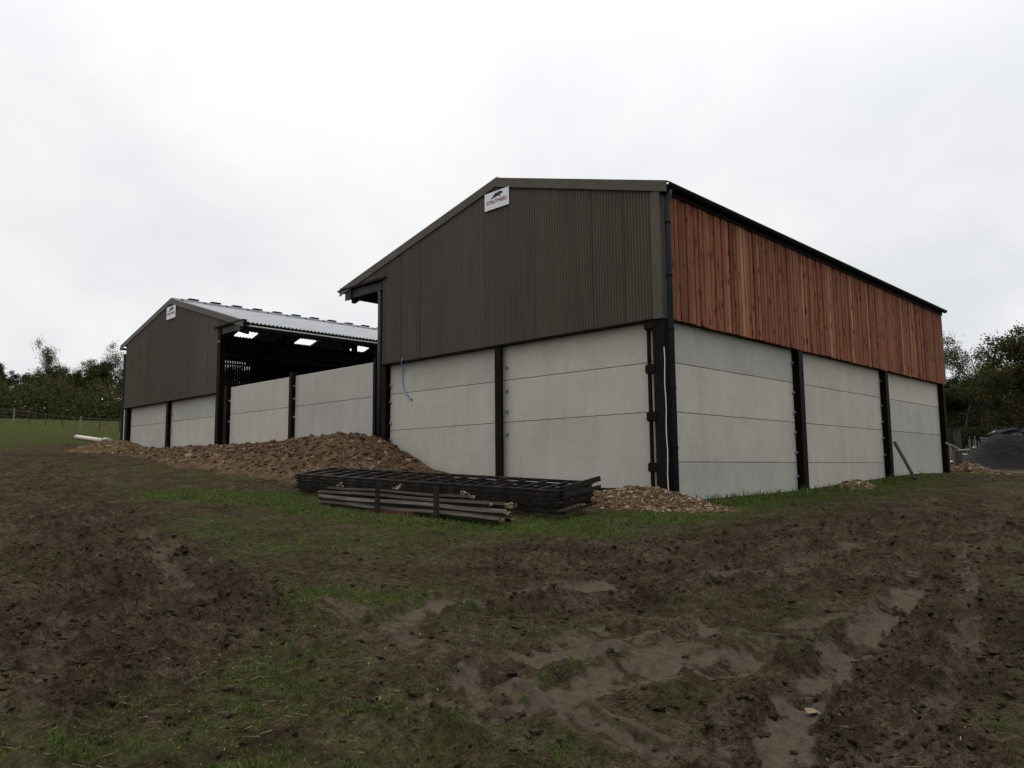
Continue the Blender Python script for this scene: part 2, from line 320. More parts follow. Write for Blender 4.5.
def masks(x, y):
    w1 = fbm(x, y, 1.1, 4, 3.1); w2 = fbm(x, y, .35, 3, 8.8); w3 = fbm(x, y, 4.5, 3, 21.)
    wx = x+w1*.35; wy = y+fbm(x, y, 1.1, 3, 40.)*.35
    tr = np.zeros(x.shape)
    for p, w, s in TR:
        q = dist_poly(x+w2*.16, y+w1*.2, p); st = fbm(q*14+x*.7, x*.5-y*.6, 1.0, 2, 63.)
        tr = np.maximum(tr, s*sstep(w*1.15, w*.6, q)*(1-.45*sstep(.05, .35, st)))
    tr = tr*sstep(-.42, -.08, w1+w2*1.1+.7*fbm(x, y, .12, 3, 71.))
    tr = sstep(.16, .5, tr)*np.minimum(1, tr*1.5)
    ch = np.full(x.shape, .28)
    for p, w in CH: ch = np.maximum(ch, sstep(w*1.3, w*.4, dist_poly(wx, wy, p)))
    g = .34*sstep(-.2, .35, w3+w1*.4)+.10
    for p, w, s in GR: g = np.maximum(g, s*sstep(w*1.4, w*.5, dist_poly(wx, wy, p)))
    # pasture on the rising field and beyond
    far = np.maximum(sstep(-33, -44, x), sstep(46, 52, y+x*.1)); g = np.maximum(g, far*(.95+.2*w3))
    far2 = sstep(30, 60, np.hypot(x-CX, y-CY)); g = np.maximum(g, far2*.5*sstep(14, 30, x))
    g = g*(1-.9*sstep(.3, .85, ch)*(1-far))
    g = np.clip(g*(.92+1.9*w2+.9*w1), 0, 1)*(1-np.clip(tr*1.3, 0, 1))
    ins = ((x > -34) & (x < 0) & (y > .1) & (y < 21.8)); g = np.where(ins, 0, g)
    # the stone track to the right of the barn, far end
    tk = sstep(1.2, .5, np.abs(y-34.2-.04*x))*sstep(-8, -3, x); tr = np.maximum(tr, tk); g = g*(1-tk)
    return g, tr, ch
def relief(x, y):
    g, tr, ch = masks(x, y)
    r = np.hypot(x-CX, y-CY); fade = sstep(75, 30, r)
    a = fbm(x, y, 1.7, 3, 5.5)*.07
    bl = 1-fbm(x, y, .55, 1, 12.2, True); bl2 = 1-fbm(x, y, .22, 3, 19.7, True)      # billowed clods with sharp creases
    cl = (np.minimum(bl, 1.2)*.05+np.minimum(bl2, 1.2)*.085)*(.45+.9*sstep(-.3, .3, fbm(x, y, .9, 2, 81.)))-.05
    cl2 = fbm(x, y, .16, 4, 33.)*.075
    fine = fbm(x, y, .05, 2, 51.)*.022*sstep(14, 8, r)
    amp = (.18+.82*ch)*(1-.88*np.clip(tr, 0, 1))*(1-.55*np.clip(g, 0, 1))
    berm = np.zeros(x.shape)
    ck = .35+1.3*sstep(-.25, .3, fbm(x, y, .2, 3, 91.))+.5*fbm(x, y, .07, 2, 93.)
    for p, w, hh in RG:
        d = dist_poly(x+fbm(x, y, .6, 2, 95.)*.12, y+fbm(x, y, .6, 2, 97.)*.12, p); berm += .50*hh*np.exp(-(d/(w*.8))**2)*ck-.2*hh*np.exp(-((d-w*2.3)/w)**2)
    for p, w, s in TR[:7]:
        d = dist_poly(x, y, p); berm += s*(.030*np.exp(-((d-w*1.6)/(w*.4))**2)*(1+1.3*fbm(x, y, .3, 3, 77.))-.035*np.exp(-(d/w)**2))
    for p, w, dep in TREAD:
        d, s = poly_ds(x, y, p); lug = np.sin((s+np.abs(d)*.9)*2*np.pi/.15); band = sstep(w*1.1, w*.9, np.abs(d))
        berm += band*(np.where(lug > .1, .5, -.5)*dep-.02)*sstep(-.35, .1, fbm(x, y, .8, 3, 29.)); berm += .02*np.exp(-((np.abs(d)-w*1.25)/(w*.25))**2)
    ins = ((x > -34.3) & (x < .1) & (y > -.3) & (y < 21.8))
    near = sstep(.1, 1.2, np.maximum(np.maximum(x-.1, -.3-y), np.maximum(-34.3-x, y-21.8)))
    return (a+(cl+cl2+fine)*amp+berm)*fade*(.15+.85*near)*np.where(ins, .0, 1)
def ground_full(x, y):
    x = np.asarray(x, float); y = np.asarray(y, float); return ground_z(x, y)+relief(x, y)

cyaw = math.pi/2+.771   # direction the yard is densest in
def span(a0, a1, st): return np.arange(a0, a1, st)
angs = np.radians(np.r_[span(-180, -50, 3), span(-50, -38, .6), span(-38, 38, .17), span(38, 50, .6), span(50, 180, 3)])+cyaw
rad = [0.8]
while rad[-1] < 700:
    q = rad[-1]; rad.append(q*(1.0045 if 3.2 < q < 32 else (1.012 if 2 < q < 80 else 1.05)))
rad = np.array(rad)
A, R = np.meshgrid(angs, rad); X = CX+np.cos(A)*R; Y = CY+np.sin(A)*R
X, Y = X.ravel(), Y.ravel(); Z = ground_full(X, Y); gm, tm, chm = masks(X, Y)
na, nr = len(angs), len(rad)
i = np.arange(nr-1)[:, None]*na; j = np.arange(na)[None, :]; j2 = (j+1) % na
F = np.stack([i+j, i+na+j, i+na+j2, i+j2], -1).reshape(-1, 4)
c0 = len(X); V = np.c_[X, Y, Z]; V = np.r_[V, [[CX, CY, Z[:na].mean()]]]
g_ = npmesh('ground', V, F, M_GROUND, attrs=dict(grass=np.r_[gm, 0], track=np.r_[tm, 0]), smooth=True)
bm = bmesh.new(); bm.from_mesh(g_.data); bm.verts.ensure_lookup_table()
for k in range(na): bm.faces.new((bm.verts[k], bm.verts[(k+1) % na], bm.verts[c0]))
bmesh.ops.recalc_face_normals(bm, faces=bm.faces); bm.to_mesh(g_.data); bm.free()
tag(g_, 'churned dark brown mud with tyre ruts and patches of turf', kind='structure')

# ------------------------------------------------------------------ grass blades, straw, clods
def blades(name, x, y, h, w, tone, m, label, cat, flat=0.0, zoff=-.01):
    n = len(x); z = ground_full(x, y)+zoff; a = rng.uniform(0, 2*np.pi, n); lean = rng.uniform(.1, .8, n)*h*(1+flat*3)
    b = rng.uniform(0, 2*np.pi, n); dx, dy = np.cos(a)*w/2, np.sin(a)*w/2; up = h*(1-flat*.93)
    p0 = np.c_[x-dx, y-dy, z]; p1 = np.c_[x+dx, y+dy, z]
    mx, my = x+np.cos(b)*lean*.35, y+np.sin(b)*lean*.35; tx, ty = x+np.cos(b)*lean, y+np.sin(b)*lean
    p2 = np.c_[mx+dx*.75, my+dy*.75, z+up*.6]; p3 = np.c_[mx-dx*.75, my-dy*.75, z+up*.6]; p4 = np.c_[tx, ty, z+up]
    V = np.stack([p0, p1, p2, p3, p4], 1).reshape(-1, 3); k = np.arange(n)[:, None]*5
    F = np.concatenate([k+[0, 1, 2], k+[0, 2, 3], k+[3, 2, 4]], 0)
    o = npmesh(name, V, F, m, attrs=dict(tone=np.repeat(tone, 5)))
    return tag(o, label, cat, kind='stuff')
def sample_view(n, rmin, rmax, power=1.0, half=40):
    r = rmin*(rmax/rmin)**(rng.uniform(0, 1, n)**power); a = cyaw+np.radians(rng.uniform(-half, half, n))
    return CX+np.cos(a)*r, CY+np.sin(a)*r, r
x, y, r = sample_view(900000, 3.0, 45, .85)
g, t_, c_ = masks(x, y)
inside = (x > -34.5) & (x < .28) & (y > -.25) & (y < 22)
tuft = sstep(-.05, .35, fbm(x, y, .16, 2, 66.))*1.5+.12
k = (rng.uniform(0, 1, len(x)) < np.clip(g, 0, 1)**1.15*.95*tuft) & ~inside
x, y, r, g = x[k], y[k], r[k], g[k]
h = rng.uniform(.015, .05, len(x))*(.7+1.5*np.clip(g-.35, 0, 1))
wall = np.exp(-np.clip(x-.3, 0, 9)/.5)*(y > .6)*(x > .2); h = h*(1+2.2*wall)
w = np.clip(.003+.0008*r, .004, .02)
gr = blades('grass', x, y, h, w, np.clip(rng.normal(.42, .2, len(x))+fbm(x, y, .8, 2, 4.)*.35, 0, .97), M_GRASS, 'short trampled green grass growing through the mud', 'grass')
x, y, r = sample_view(11000, 3.4, 24, .9); t2 = fbm(x, y, 1.3, 3, 60.)
# straw lies where hay has been fed
near = np.exp(-((x-4.0)**2+(y+10.5)**2)/3.5)+np.exp(-((x-4.9)**2+(y+13.3)**2)/1.6)+.12
k = rng.uniform(0, 1, len(x)) < near*.9*sstep(-.3, .3, t2); x, y, r = x[k], y[k], r[k]
blades('straw', x, y, rng.uniform(.018, .06, len(x)), .0032+.0003*r, rng.uniform(0, 1, len(x)), M_STRAW, 'loose pale straw stalks scattered over the mud', 'straw', flat=1.0, zoff=.012)

_ico = None
def ico_verts():
    global _ico
    if _ico is None:
        bm = bmesh.new(); bmesh.ops.create_icosphere(bm, subdivisions=1, radius=1)
        _ico = (np.array([v.co[:] for v in bm.verts]), np.array([[v.index for v in f.verts] for f in bm.faces])); bm.free()
    return _ico
def stones(pos, size, tone, squash=.6):
    V0, F0 = ico_verts(); n = len(pos); nv = len(V0)
    sc = size[:, None, None]*(1+rng.uniform(-.35, .35, (n, nv, 1)))
    ax = rng.uniform(.6, 1.3, (n, 1, 3)); ax[:, :, 2] *= squash
    V = V0[None]*sc*ax; a = rng.uniform(0, 2*np.pi, n); ca, sa = np.cos(a)[:, None], np.sin(a)[:, None]
    vx = V[:, :, 0]*ca-V[:, :, 1]*sa; vy = V[:, :, 0]*sa+V[:, :, 1]*ca
    V = np.stack([vx, vy, V[:, :, 2]], -1)+pos[:, None, :]
    F = (F0[None]+np.arange(n)[:, None, None]*nv).reshape(-1, 3)
    return V.reshape(-1, 3), F, np.repeat(tone, nv)
x, y, r = sample_view(26000, 3.2, 26, .8); g, t_, c_ = masks(x, y)
k = (rng.uniform(0, 1, len(x)) < c_**1.5*.8*(1-np.clip(t_, 0, 1))) & ~((x > -34.5) & (x < .4) & (y > -.4)); x, y, r = x[k], y[k], r[k]
sz = rng.gamma(2., .0065, len(x))+.006
V, F, T = stones(np.c_[x, y, ground_full(x, y)+sz*.2], np.clip(sz, .006, .04), np.zeros(len(x)))
cl = npmesh('mud_clods', V, F, M_GROUND, attrs=dict(grass=T*0+.08, track=T*0), smooth=False); tag(cl, 'crumbled clods of dark mud lying between the ruts', 'mud clods', kind='stuff')
# one dry leaf on the right-hand rut
mb = MB(); lx, ly = 8.12, -10.95; lz = float(ground_full(lx, ly))+.02
pts = [(.0, -.055), (.03, -.04), (.05, -.012), (.036, .01), (.055, .04), (.01, .05), (-.02, .065), (-.035, .03), (-.055, .012), (-.03, -.02)]
mb.add([(lx, ly, lz+.012)]+[(lx+a*.9, ly+b_*.9, lz+.012*math.sin(5*a*60)) for a, b_ in pts], [(0, i+1, (i+1) % 10+1) for i in range(10)], .25)
tag(mb.build('fallen_leaf', M_STRAW), 'single tan fallen leaf lying on the rut in the right foreground', 'leaf')

# ------------------------------------------------------------------ heaps
def heap(name, label, cat, xr, yr, hfun, m, nst, srange, tones, step=.09):
    xs = np.arange(xr[0], xr[1]+step, step); ys = np.arange(yr[0], yr[1]+step, step)
    X, Y = np.meshgrid(xs, ys); x, y = X.ravel(), Y.ravel()
    def top(x, y):
        gzv = ground_full(x, y); h, edge = hfun(x, y)
        h = h+(fbm(x, y, .9, 4, 2.2)*.16+fbm(x, y, .28, 4, 9.)*.08)*np.clip(edge*2, 0, 1)
        return gzv*(1-edge)+np.maximum(h, gzv-.05)*edge-.06*(1-sstep(0, .12, edge)), edge
    z, e = top(x, y); nx = len(xs); i = np.arange(len(ys)-1)[:, None]*nx; j = np.arange(nx-1)[None, :]
    F = np.stack([i+j, i+j+1, i+nx+j+1, i+nx+j], -1).reshape(-1, 4)
    keep = (e[F].max(1) > .003); F = F[keep]; used = np.unique(F); re = np.full(len(x), -1); re[used] = np.arange(len(used))
    mx, my = (xr[0]+xr[1])/2, (yr[0]+yr[1])/2
    root = thing(name, label, cat, (mx, my, gz(mx, my)))
    npmesh('earth_mound', np.c_[x, y, z][used], re[F], m, root, smooth=True)
    px = rng.uniform(*xr, nst*4); py = rng.uniform(*yr, nst*4); pz, pe = top(px, py)
    k = rng.uniform(0, 1, len(px)) < np.clip(pe*3, 0, 1)*.95*(pe > .04); px, py, pz = px[k][:nst], py[k][:nst], pz[k][:nst]
    sz = np.clip(rng.gamma(2.2, (srange[1]-srange[0])/5, len(px))+srange[0], 0, srange[1]*1.5)
    tn = np.clip(rng.normal(tones[0], tones[1], len(px)), 0, .9)+(rng.uniform(0, 1, len(px)) > .965)*.3
    V, F, T = stones(np.c_[px, py, pz+sz*.15], sz, np.clip(tn, 0, 1), .75)
    st = npmesh('stones', V, F, M_STONE, root, attrs=dict(tone=T)); st['kind'] = 'stuff'
    return root
CRX = [-31.5, -30, -28.2, -25, -22.2, -17, -13.5, -11.6, -10.6, -9.6, -8.7, -7.6, -6.6, -5.4]
CRZ = [2.1, 2.14, 2.2, 2.16, 2.14, 2.12, 2.2, 2.3, 2.2, 1.75, 1.42, 1.1, .82, .58]
def big(x, y):
    c = np.interp(x, CRX, CRZ); toe = np.interp(x, [-31, -24, -16, -9, -6], [-2.6, -4.0, -4.6, -4.2, -1.3])
    toe = toe+fbm(x, y, 1.6, 3, 14.)*.7
    t = np.clip((y-toe)/(-1.3-toe), 0, 1); e = sstep(0, 1, t)*.6+t*.4
    ex = sstep(-29.6, -26.5, x)*sstep(-5.5, -6.6, x+y*.1); return c-.15*sstep(-1.1, -.2, y), e*ex
heap('rubble_heap', 'long brown heap of earth and rubble banked against the concrete wall between the barns', 'rubble heap', (-31.5, -5.2), (-5.6, -.24), big, M_EARTH, 7500, (.004, .075), (.36, .26))
def cone(cx, cy, rx, ry, hh, p=1.0):
    def f(x, y):
        n = fbm(x, y, .9, 3, 44.)*.22; d = np.hypot((x-cx)/rx, (y-cy)/ry)+n
        t = np.clip(1-d, 0, 1); return ground_z(x, y)+hh*sstep(0, .85, t)**p+.02, sstep(0, .35, t)
    return f
heap('rubble_heap', 'low heap of pale broken stone at the near corner of the larger barn', 'rubble heap', (-2.6, 2.6), (-3.0, -.32), cone(-.1, -1.1, 2.5, 1.4, .27), M_EARTH, 3600, (.012, .05), (.62, .22), .06)
heap('soil_heap', 'sandy tan soil heap at the far left corner of the smaller barn', 'soil heap', (-34, -26), (-4.6, -.3), cone(-30.0, -2.2, 3.3, 1.8, .40), M_TAN, 900, (.015, .06), (.5, .2), .12)
heap('rubble_heap', 'small patch of pale broken stone in the grass against the middle of the side wall', 'rubble heap', (.28, 1.7), (8.2, 10.8), cone(.75, 9.5, .7, .8, .12), M_EARTH, 260, (.012, .05), (.75, .2), .06)
heap('rubble_heap', 'reddish brown rubble beyond the far right corner of the larger barn', 'rubble heap', (-.9, 2.2), (22.0, 25.4), cone(.5, 23.6, 1.4, 1.4, .30), M_EARTH, 900, (.03, .12), (.5, .25), .12)

# ------------------------------------------------------------------ barns
def corr_gable(mbf, x0, x1, y, zbot, ztop, pitch=.092, amp=.024, sheet=1.0, seed=1):
    """vertical corrugated sheet facing -y between x0..x1; ztop(x) gives the top"""
    rs = random.Random(seed); n = int((x1-x0)/pitch*6); vs = []; fs = []; tn = []; tones = [rs.uniform(.4, .75) for _ in range(60)]
    for i in range(n+1):
        x = x0+(x1-x0)*i/n; s = (x-x0)/sheet; k = int(s); yy = y+amp*math.cos(2*math.pi*(x-x0)/pitch)-.004*(k % 2)
        tt = tones[k]-.38*(abs(s-round(s)) < .022)
        for q in range(2):
            vs.append((x, yy, zbot if q == 0 else ztop(x)-.02)); tn.append(max(0, tt))
    for i in range(n): fs.append((2*i, 2*i+2, 2*i+3, 2*i+1))
    b = len(mbf.v); mbf.v += vs; mbf.f += [tuple(q+b for q in f) for f in fs]; mbf.t += tn
def roof_sheet(mbf, x0, x1, y0, y1, zf, pitch=.19, amp=.028, ph=0.0):
    n = max(6, int(round((y1-y0)/pitch*8))); vs = []; fs = []; xs = [x0, x1]
    for i in range(n+1):
        y = y0+(y1-y0)*i/n; dz = amp*math.cos(2*math.pi*(y-ph)/pitch)
        for x in xs: vs.append((x, y, zf(x)+dz))
    for i in range(n): fs.append((2*i, 2*i+1, 2*i+3, 2*i+2))
    mbf.add(vs, fs)
YB = 21.7
def panel(x0, x1, y0, y1, z0, z1, parent, name='concrete_panel'):
    mb = MB(); mb.box(x0, x1, y0, y1, z0+.006, z1-.006); return mb.build(name, M_CONC, parent, bevel=.012)
def brackets(parent, spots, axis):
    for (x, y, z) in spots:
        mb = MB()
        if axis == 'y': mb.box(x-.05, x+.05, y-.045, y-.002, z-.035, z+.035); mb.tube([(x+.012, y-.09, z), (x+.012, y-.04, z)], .014, 6)
        else: mb.box(x+.002, x+.045, y-.05, y+.05, z-.035, z+.035); mb.tube([(x+.04, y-.012, z), (x+.09, y-.012, z)], .014, 6)
        mb.build('bracket', M_GALV, parent)

def roof_z(rx, rz, sl, sr): return lambda x: rz-(sl*(rx-x) if x < rx else sr*(x-rx))

def make_barn(name, label, xl, xr, rx, rz, sl, sr, exl, exr, over, seed):
    """xl..xr: wall line; exl..exr: roof edges; over: side with the canopy"""
    base = thing(name, label, 'barn', ((xl+xr)/2, 0, gz((xl+xr)/2, 0)))
    zf = roof_z(rx, rz, sl, sr); zt = lambda x: zf(x)-.06
    # gable cladding
    mb = MB(); eav = 7.58
    corr_gable(mb, xl, xr-.02, -.2, 4.62, zt, seed=seed)
    if over == 'l': corr_gable(mb, exl+.05, xl, -.2, eav, zt, seed=seed+5)
    else: corr_gable(mb, xr, exr-.05, -.2, eav, zt, seed=seed+5)
    mb.build('gable_cladding', M_CLAD, base)
    mb = MB(); corr_gable(mb, xl, xr, YB, 4.62, zt, seed=seed+9); mb.build('rear_cladding', M_CLAD, base)
    # verge flashings: vertical face plus a top leg
    for sgn, xe in ((-1, exl), (1, exr+(.07 if over == 'l' else 0))):
        mb = MB(); top = .05; dep = .27
        a = (rx, zf(rx)+top); e = (xe, zf(xe)+top)
        vs = []
        for (x, z) in (a, e):
            vs += [(x, -.255, z), (x, -.255, z-dep), (x, -.235, z-dep), (x, -.02, z+.01), (x, -.235, z+.01)]
        # front face, bottom lip, top leg
        mb.add(vs, [(0, 1, 6, 5), (1, 2, 7, 6), (0, 5, 8, 3), (2, 4, 9, 7), (4, 3, 8, 9)]); mb.build('verge_flashing', M_TRIM, base)
    # bottom drip flashing
    mb = MB(); mb.box(xl-.01, xr-.2 if over == 'l' else xr-.01, -.235, -.012, 4.585, 4.62); mb.build('drip_flashing', M_STEEL, base)
    # roof
    mb = MB(); lights = []
    if over == 'r':
        lx0, lx1 = -31.72, -30.95; ys = [.85+3.86*k for k in range(6)]
        roof_sheet(mb, lx1, rx, -.05, YB+.1, zf); roof_sheet(mb, exl, lx0, -.05, YB+.1, zf)
        pv = -.05
        for y0 in ys:
            roof_sheet(mb, lx0, lx1, pv, y0, zf); lights.append((lx0, lx1, y0, y0+1.12)); pv = y0+1.12
        roof_sheet(mb, lx0, lx1, pv, YB+.1, zf)
    else: roof_sheet(mb, exl, rx, -.05, YB+.1, zf)
    roof_sheet(mb, rx, exr, -.05, YB+.1, zf)
    mb.build('roof_sheeting', M_ROOF, base, smooth=True)
    for q in lights:
        mb = MB(); roof_sheet(mb, *q, zf); mb.build('rooflight', M_LIGHT, base)
    # ventilated ridge: raised cranked caps with dark open slots between them
    mb = MB(); y = .25
    mb.tube([(rx, -.2, rz+.02), (rx, YB+.1, rz+.02)], .08, 8)
    mb.build('ridge_piece', M_ROOF, base, smooth=True)
    while y < YB-.9:
        mb = MB(); ev = MB()
        for s_ in (-1, 1):
            sl_ = sl if s_ < 0 else sr
            mb.add([(rx, y, rz+.12), (rx+s_*.34, y, rz+.12-.34*sl_), (rx+s_*.34, y+1.04, rz+.12-.34*sl_), (rx, y+1.04, rz+.12)], [(0, 1, 2, 3)])
            mb.add([(rx+s_*.34, y, rz+.12-.34*sl_), (rx+s_*.34, y, rz+.0-.34*sl_), (rx+s_*.34, y+1.04, rz+.0-.34*sl_), (rx+s_*.34, y+1.04, rz+.12-.34*sl_)], [(0, 1, 2, 3)])
        ev.box(rx-.2, rx+.2, y+.36, y+.86, rz+.10, rz+.155)
        rc = mb.build('ridge_cap', M_ROOF, base); ev.build('vent_slot', M_STEEL, rc)
        y += 1.16
    # purlins and rafters
    for k in range(20):
        x = exl+.35+k*(exr-exl-.7)/19.0
        if abs(x-rx) < .15: continue
        if over == 'r' and -31.9 < x < -30.8: x = -31.83
        mb = MB(); mb.box(x-.035, x+.035, -.02, YB, zf(x)-.24, zf(x)-.045); mb.build('purlin', M_PURL, base)
    colx = (xl+.1, xr-.12)
    for y in (.12, 7.12, 14.38, 21.35):
        mb = MB()
        for xe in (exl+.3, exr-.3):
            mb.beam((rx, y, rz-.42), (xe, y, zf(xe)-.40), .15, .30)
        for xc, d in ((colx[0], 1), (colx[1], -1)):
            mb.beam((xc, y, zf(xc)-1.35), (xc+d*1.5, y, zf(xc+d*1.5)-.5), .12, .14)
        mb.build('rafter', M_BEAM, base)
        for xc in colx:
            if y > 1 and not (over == 'l' and xc > -1):
                mb = MB(); mb.hcol(xc, y, gz(xc, y)-.3, zf(xc)-.5, .2, .26, 'x'); mb.build('column', M_BEAM, base)
    # far gable concrete
    for z0, z1 in ((0, 2.4), (2.4, 3.6), (3.6, 4.78)): panel(xl+.15, xr-.15, YB-.18, YB-.04, z0, z1, base)
    return base, zf

# ---------------- the larger barn
B1, zf1 = make_barn('barn', 'larger near barn with brown gable, red timber boarded side and sign under its ridge', -10.92, 0, -5.42, 9.52, .243, .288, -13.45, .32, 'l', 3)
P = B1
GB = .3
for xa, xb in ((-5.55, -.22), (-10.72, -5.62)):
    for z0, z1 in ((.57, 2.4), (2.4, 3.6), (3.6, 4.78)): panel(xa, xb, .0, .14, z0, z1, P)
    mb = MB(); mb.box(xa, xb, .02, .12, .0, .565); mb.build('base_beam', M_STEEL, P)
for ya, yb, zs in ((.12, 6.97, (-.2, 1.2, 2.4, 3.6, 4.78)), (7.27, 14.27, (-.1, 1.2, 2.4, 3.6, 4.78)), (14.55, 21.2, (.3, 2.4, 3.6, 4.78))):
    for z0, z1 in zip(zs, zs[1:]): panel(-.16, -.0, ya, yb, z0, z1, P)
# posts
mb = MB(); mb.box(-.17, .17, -.19, -.175, -.2, 4.6); mb.box(-.17, .13, .1, .115, -.2, 7.3); mb.box(-.06, -.045, -.175, .1, -.2, 7.3); mb.box(.155, .17, -.175, .09, -.2, 4.6); mb.build('corner_post', M_STEEL, P)
mb = MB(); mb.hcol(-5.43, -.07, .1, 4.6, .25, .26, 'y'); mb.build('post', M_STEEL, P)
mb = MB(); mb.hcol(-10.86, -.06, .5, 8, .24, .26, 'y'); mb.build('post', M_STEEL, P)
for y in (7.12, 14.41, 21.33):
    mb = MB(); mb.hcol(.10, y, -.2, 4.6, .29, .24, 'x'); mb.build('post', M_STEEL, P)
brackets(P, [(-5.24, 0, z) for z in (3.98, 3.3, 2.72, 2.08)]+[(-10.66, 0, z) for z in (3.9, 3.35, 2.65, 2.1)], 'y')
brackets(P, [(0, 6.9, z) for z in (4.2, 3.3, 2.7, 2.1, 1.5, .8)]+[(0, 14.2, z) for z in (4.2, 3.3, 2.7, 2.1, 1.5)]+[(0, 7.33, z) for z in (3.3, 2.1)], 'x')
# timber cladding of the side wall
mb = MB(); y = .12; rs = random.Random(11)
mm = MB(); mm.box(.12, .135, .1, YB-.15, 4.66, 7.66, .0); mm.build('dark_gap_backing', M_STEEL, P)  # dark sheet added behind the boards so their gaps read as deep shade
while y < YB-.2:
    w = rs.uniform(.145, .165); t = min(1, max(0, rs.gauss(.5, .14)))
    q = rs.random()
    if q > .95: t = rs.uniform(.85, 1)
    if q < .1: t = rs.uniform(0, .12)
    back = rs.random() < .30
    x1 = .20 if back else .222; zb = 4.60+rs.uniform(-.012, .012); zt = 7.70
    n0 = len(mb.v); mb.box(.14, x1, y, min(y+w, YB-.15), zb, zt, t); y += w+rs.uniform(.032, .046)
mb.build('timber_cladding', M_WOOD, P, bevel=.006)
mb = MB(); mb.box(.0, .12, .1, YB-.15, 4.60, 4.78); mb.build('cladding_rail', M_STEEL, P)
# corner flashing
mb = MB(); mb.box(-.10, .16, -.236, -.222, 4.6, 7.72); mb.box(.148, .16, -.222, .1, 4.6, 7.72); mb.build('corner_flashing', M_TRIM, P)
mb = MB(); mb.box(.14, .235, YB-.14, YB-.02, 4.6, 7.7); mb.build('corner_flashing', M_TRIM, P)
# gutter: half-round trough with a fascia behind it
def gutter(xc, y0, y1, z, parent, sgn, m=M_GUT):
    mb = MB(); n = 7; prof = [(xc+.10*math.cos(math.pi+math.pi*k/n), z+.11*math.sin(math.pi+math.pi*k/n)) for k in range(n+1)]
    prof2 = [(xc+.088*math.cos(math.pi+math.pi*k/n), z+.098*math.sin(math.pi+math.pi*k/n)) for k in range(n+1)][::-1]
    ring = prof+prof2; m_ = len(ring)
    vs = [(px, y0, pz) for px, pz in ring]+[(px, y1, pz) for px, pz in ring]
    fs = [(k, (k+1) % m_, m_+(k+1) % m_, m_+k) for k in range(m_)]+[(k, k+1, m_-2-k, m_-1-k) for k in range(n)]+[(m_+k+1, m_+k, 2*m_-1-k, 2*m_-2-k) for k in range(n)]
    mb.add(vs, fs); return mb.build('gutter', m, parent)
gt = gutter(.37, -.25, YB+.06, 7.86, P, 1)
mb = MB(); mb.box(.24, .27, -.2, YB+.02, 7.66, 7.90); mb.box(.02, .24, -.17, YB, 7.705, 7.73); mb.build('fascia', M_GUT, P)
# downpipe with shoe and collars
mb = MB(); mb.tube([(.35, -.05, 7.74), (.30, -.05, 7.55), (.265, -.05, 7.35), (.265, -.05, .3)], .07, 12)
dp = mb.build('downpipe', M_PIPE, P, smooth=True)
for z in (6.9, 5.6, 4.3, 2.9, 1.5):
    mb = MB(); mb.tube([(.265, -.05, z), (.265, -.05, z+.05)], .08, 12); mb.build('pipe_collar', M_GUT, dp)
mb = MB(); mb.tube([(.15+.012*math.sin(k*1.7), -.205, 3.9-k*.3) for k in range(13)], .011, 6); mb.build('cable', M_WHITE, P)
# gate hanging bar in front of the right-hand panel
mb = MB(); mb.box(-.36, -.29, -.16, -.09, .55, 4.52); hb = mb.build('hanging_bar', M_STEEL, P)
for z in (4.48, 3.42, 2.28, 1.08):
    mb = MB(); mb.box(-.39, -.12, -.215, -.192, z-.09, z+.09); mb.box(-.385, -.17, -.192, -.06, z-.11, z-.09); mb.box(-.385, -.17, -.192, -.06, z+.09, z+.11); mb.build('clamp', M_STEEL, hb)
# canopy on the yard side: flashing, beam and eave beam, downpipe
def canopy(parent, xw, xe, zf, sgn, zc=7.56):
    a, b_ = sorted((xw-sgn*.25, xe))
    mb = MB(); mb.box(a, b_, -.26, -.06, zc-.035, zc+.035); mb.build('canopy_flashing', M_GUT, parent)
    a, b_ = sorted((xw, xe-sgn*.28))
    mb = MB(); mb.box(a, b_, -.14, -.12, zc-.36, zc-.04); mb.box(a, b_, -.2, -.06, zc-.37, zc-.355)
    c = xe-sgn*.3; a, b_ = sorted((c-sgn*.35, c)); mb.box(a, b_, -.215, -.20, zc-.42, zc-.04); mb.build('canopy_beam', M_STEELG, parent)
    c = xe-sgn*.42; mb = MB(); mb.box(c-.06, c+.06, -.05, YB, zc-.33, zc-.10); mb.build('eave_beam', M_BEAM, parent)
canopy(B1, -10.92, -13.45, zf1, -1)
gutter(-13.5, -.25, YB+.1, 7.6, B1, -1)
mb = MB(); mb.tube([(-11.17, -.13, 7.2), (-11.17, -.13, 1.2)], .075, 10); mb.build('downpipe', M_STEELG, B1, smooth=True)
# concrete on the yard side, out of sight of the photograph but part of the barn
for ya, yb in ((.2, 7.0), (7.25, 14.2), (14.5, 21.2)): panel(-11.14, -11.02, ya, yb, .9, 2.4, P)

# ---------------- the smaller barn
B2, zf2 = make_barn('barn', 'smaller farther barn with plain brown gable, open side and pale corrugated roof', -34.1, -23.14, -28.38, 9.68, .245, .288, -34.9, -20.7, 'r', 23)
P = B2
for xa, xb in ((-28.35, -23.25), (-33.55, -28.55)):
    for z0, z1 in ((1.9, 3.6), (3.6, 4.78)): panel(xa, xb, .0, .14, z0, z1, P)
for x, w in ((-23.06, .28), (-28.42, .22), (-33.72, .26), (-34.35, .26)):
    mb = MB(); mb.hcol(x, -.06, 1.5, 4.6 if x > -34 and x < -23.5 else 7.6, w, .26, 'y'); mb.build('post', M_STEEL, P)
mb = MB(); mb.tube([(-34.04, -.17, 4.55), (-34.04, -.17, 2.3)], .028, 8); mb.build('cable', M_WHITE, P)
brackets(P, [(-28.22, 0, z) for z in (4.0, 3.2)]+[(-23.0, -.19, 6.9)], 'y')
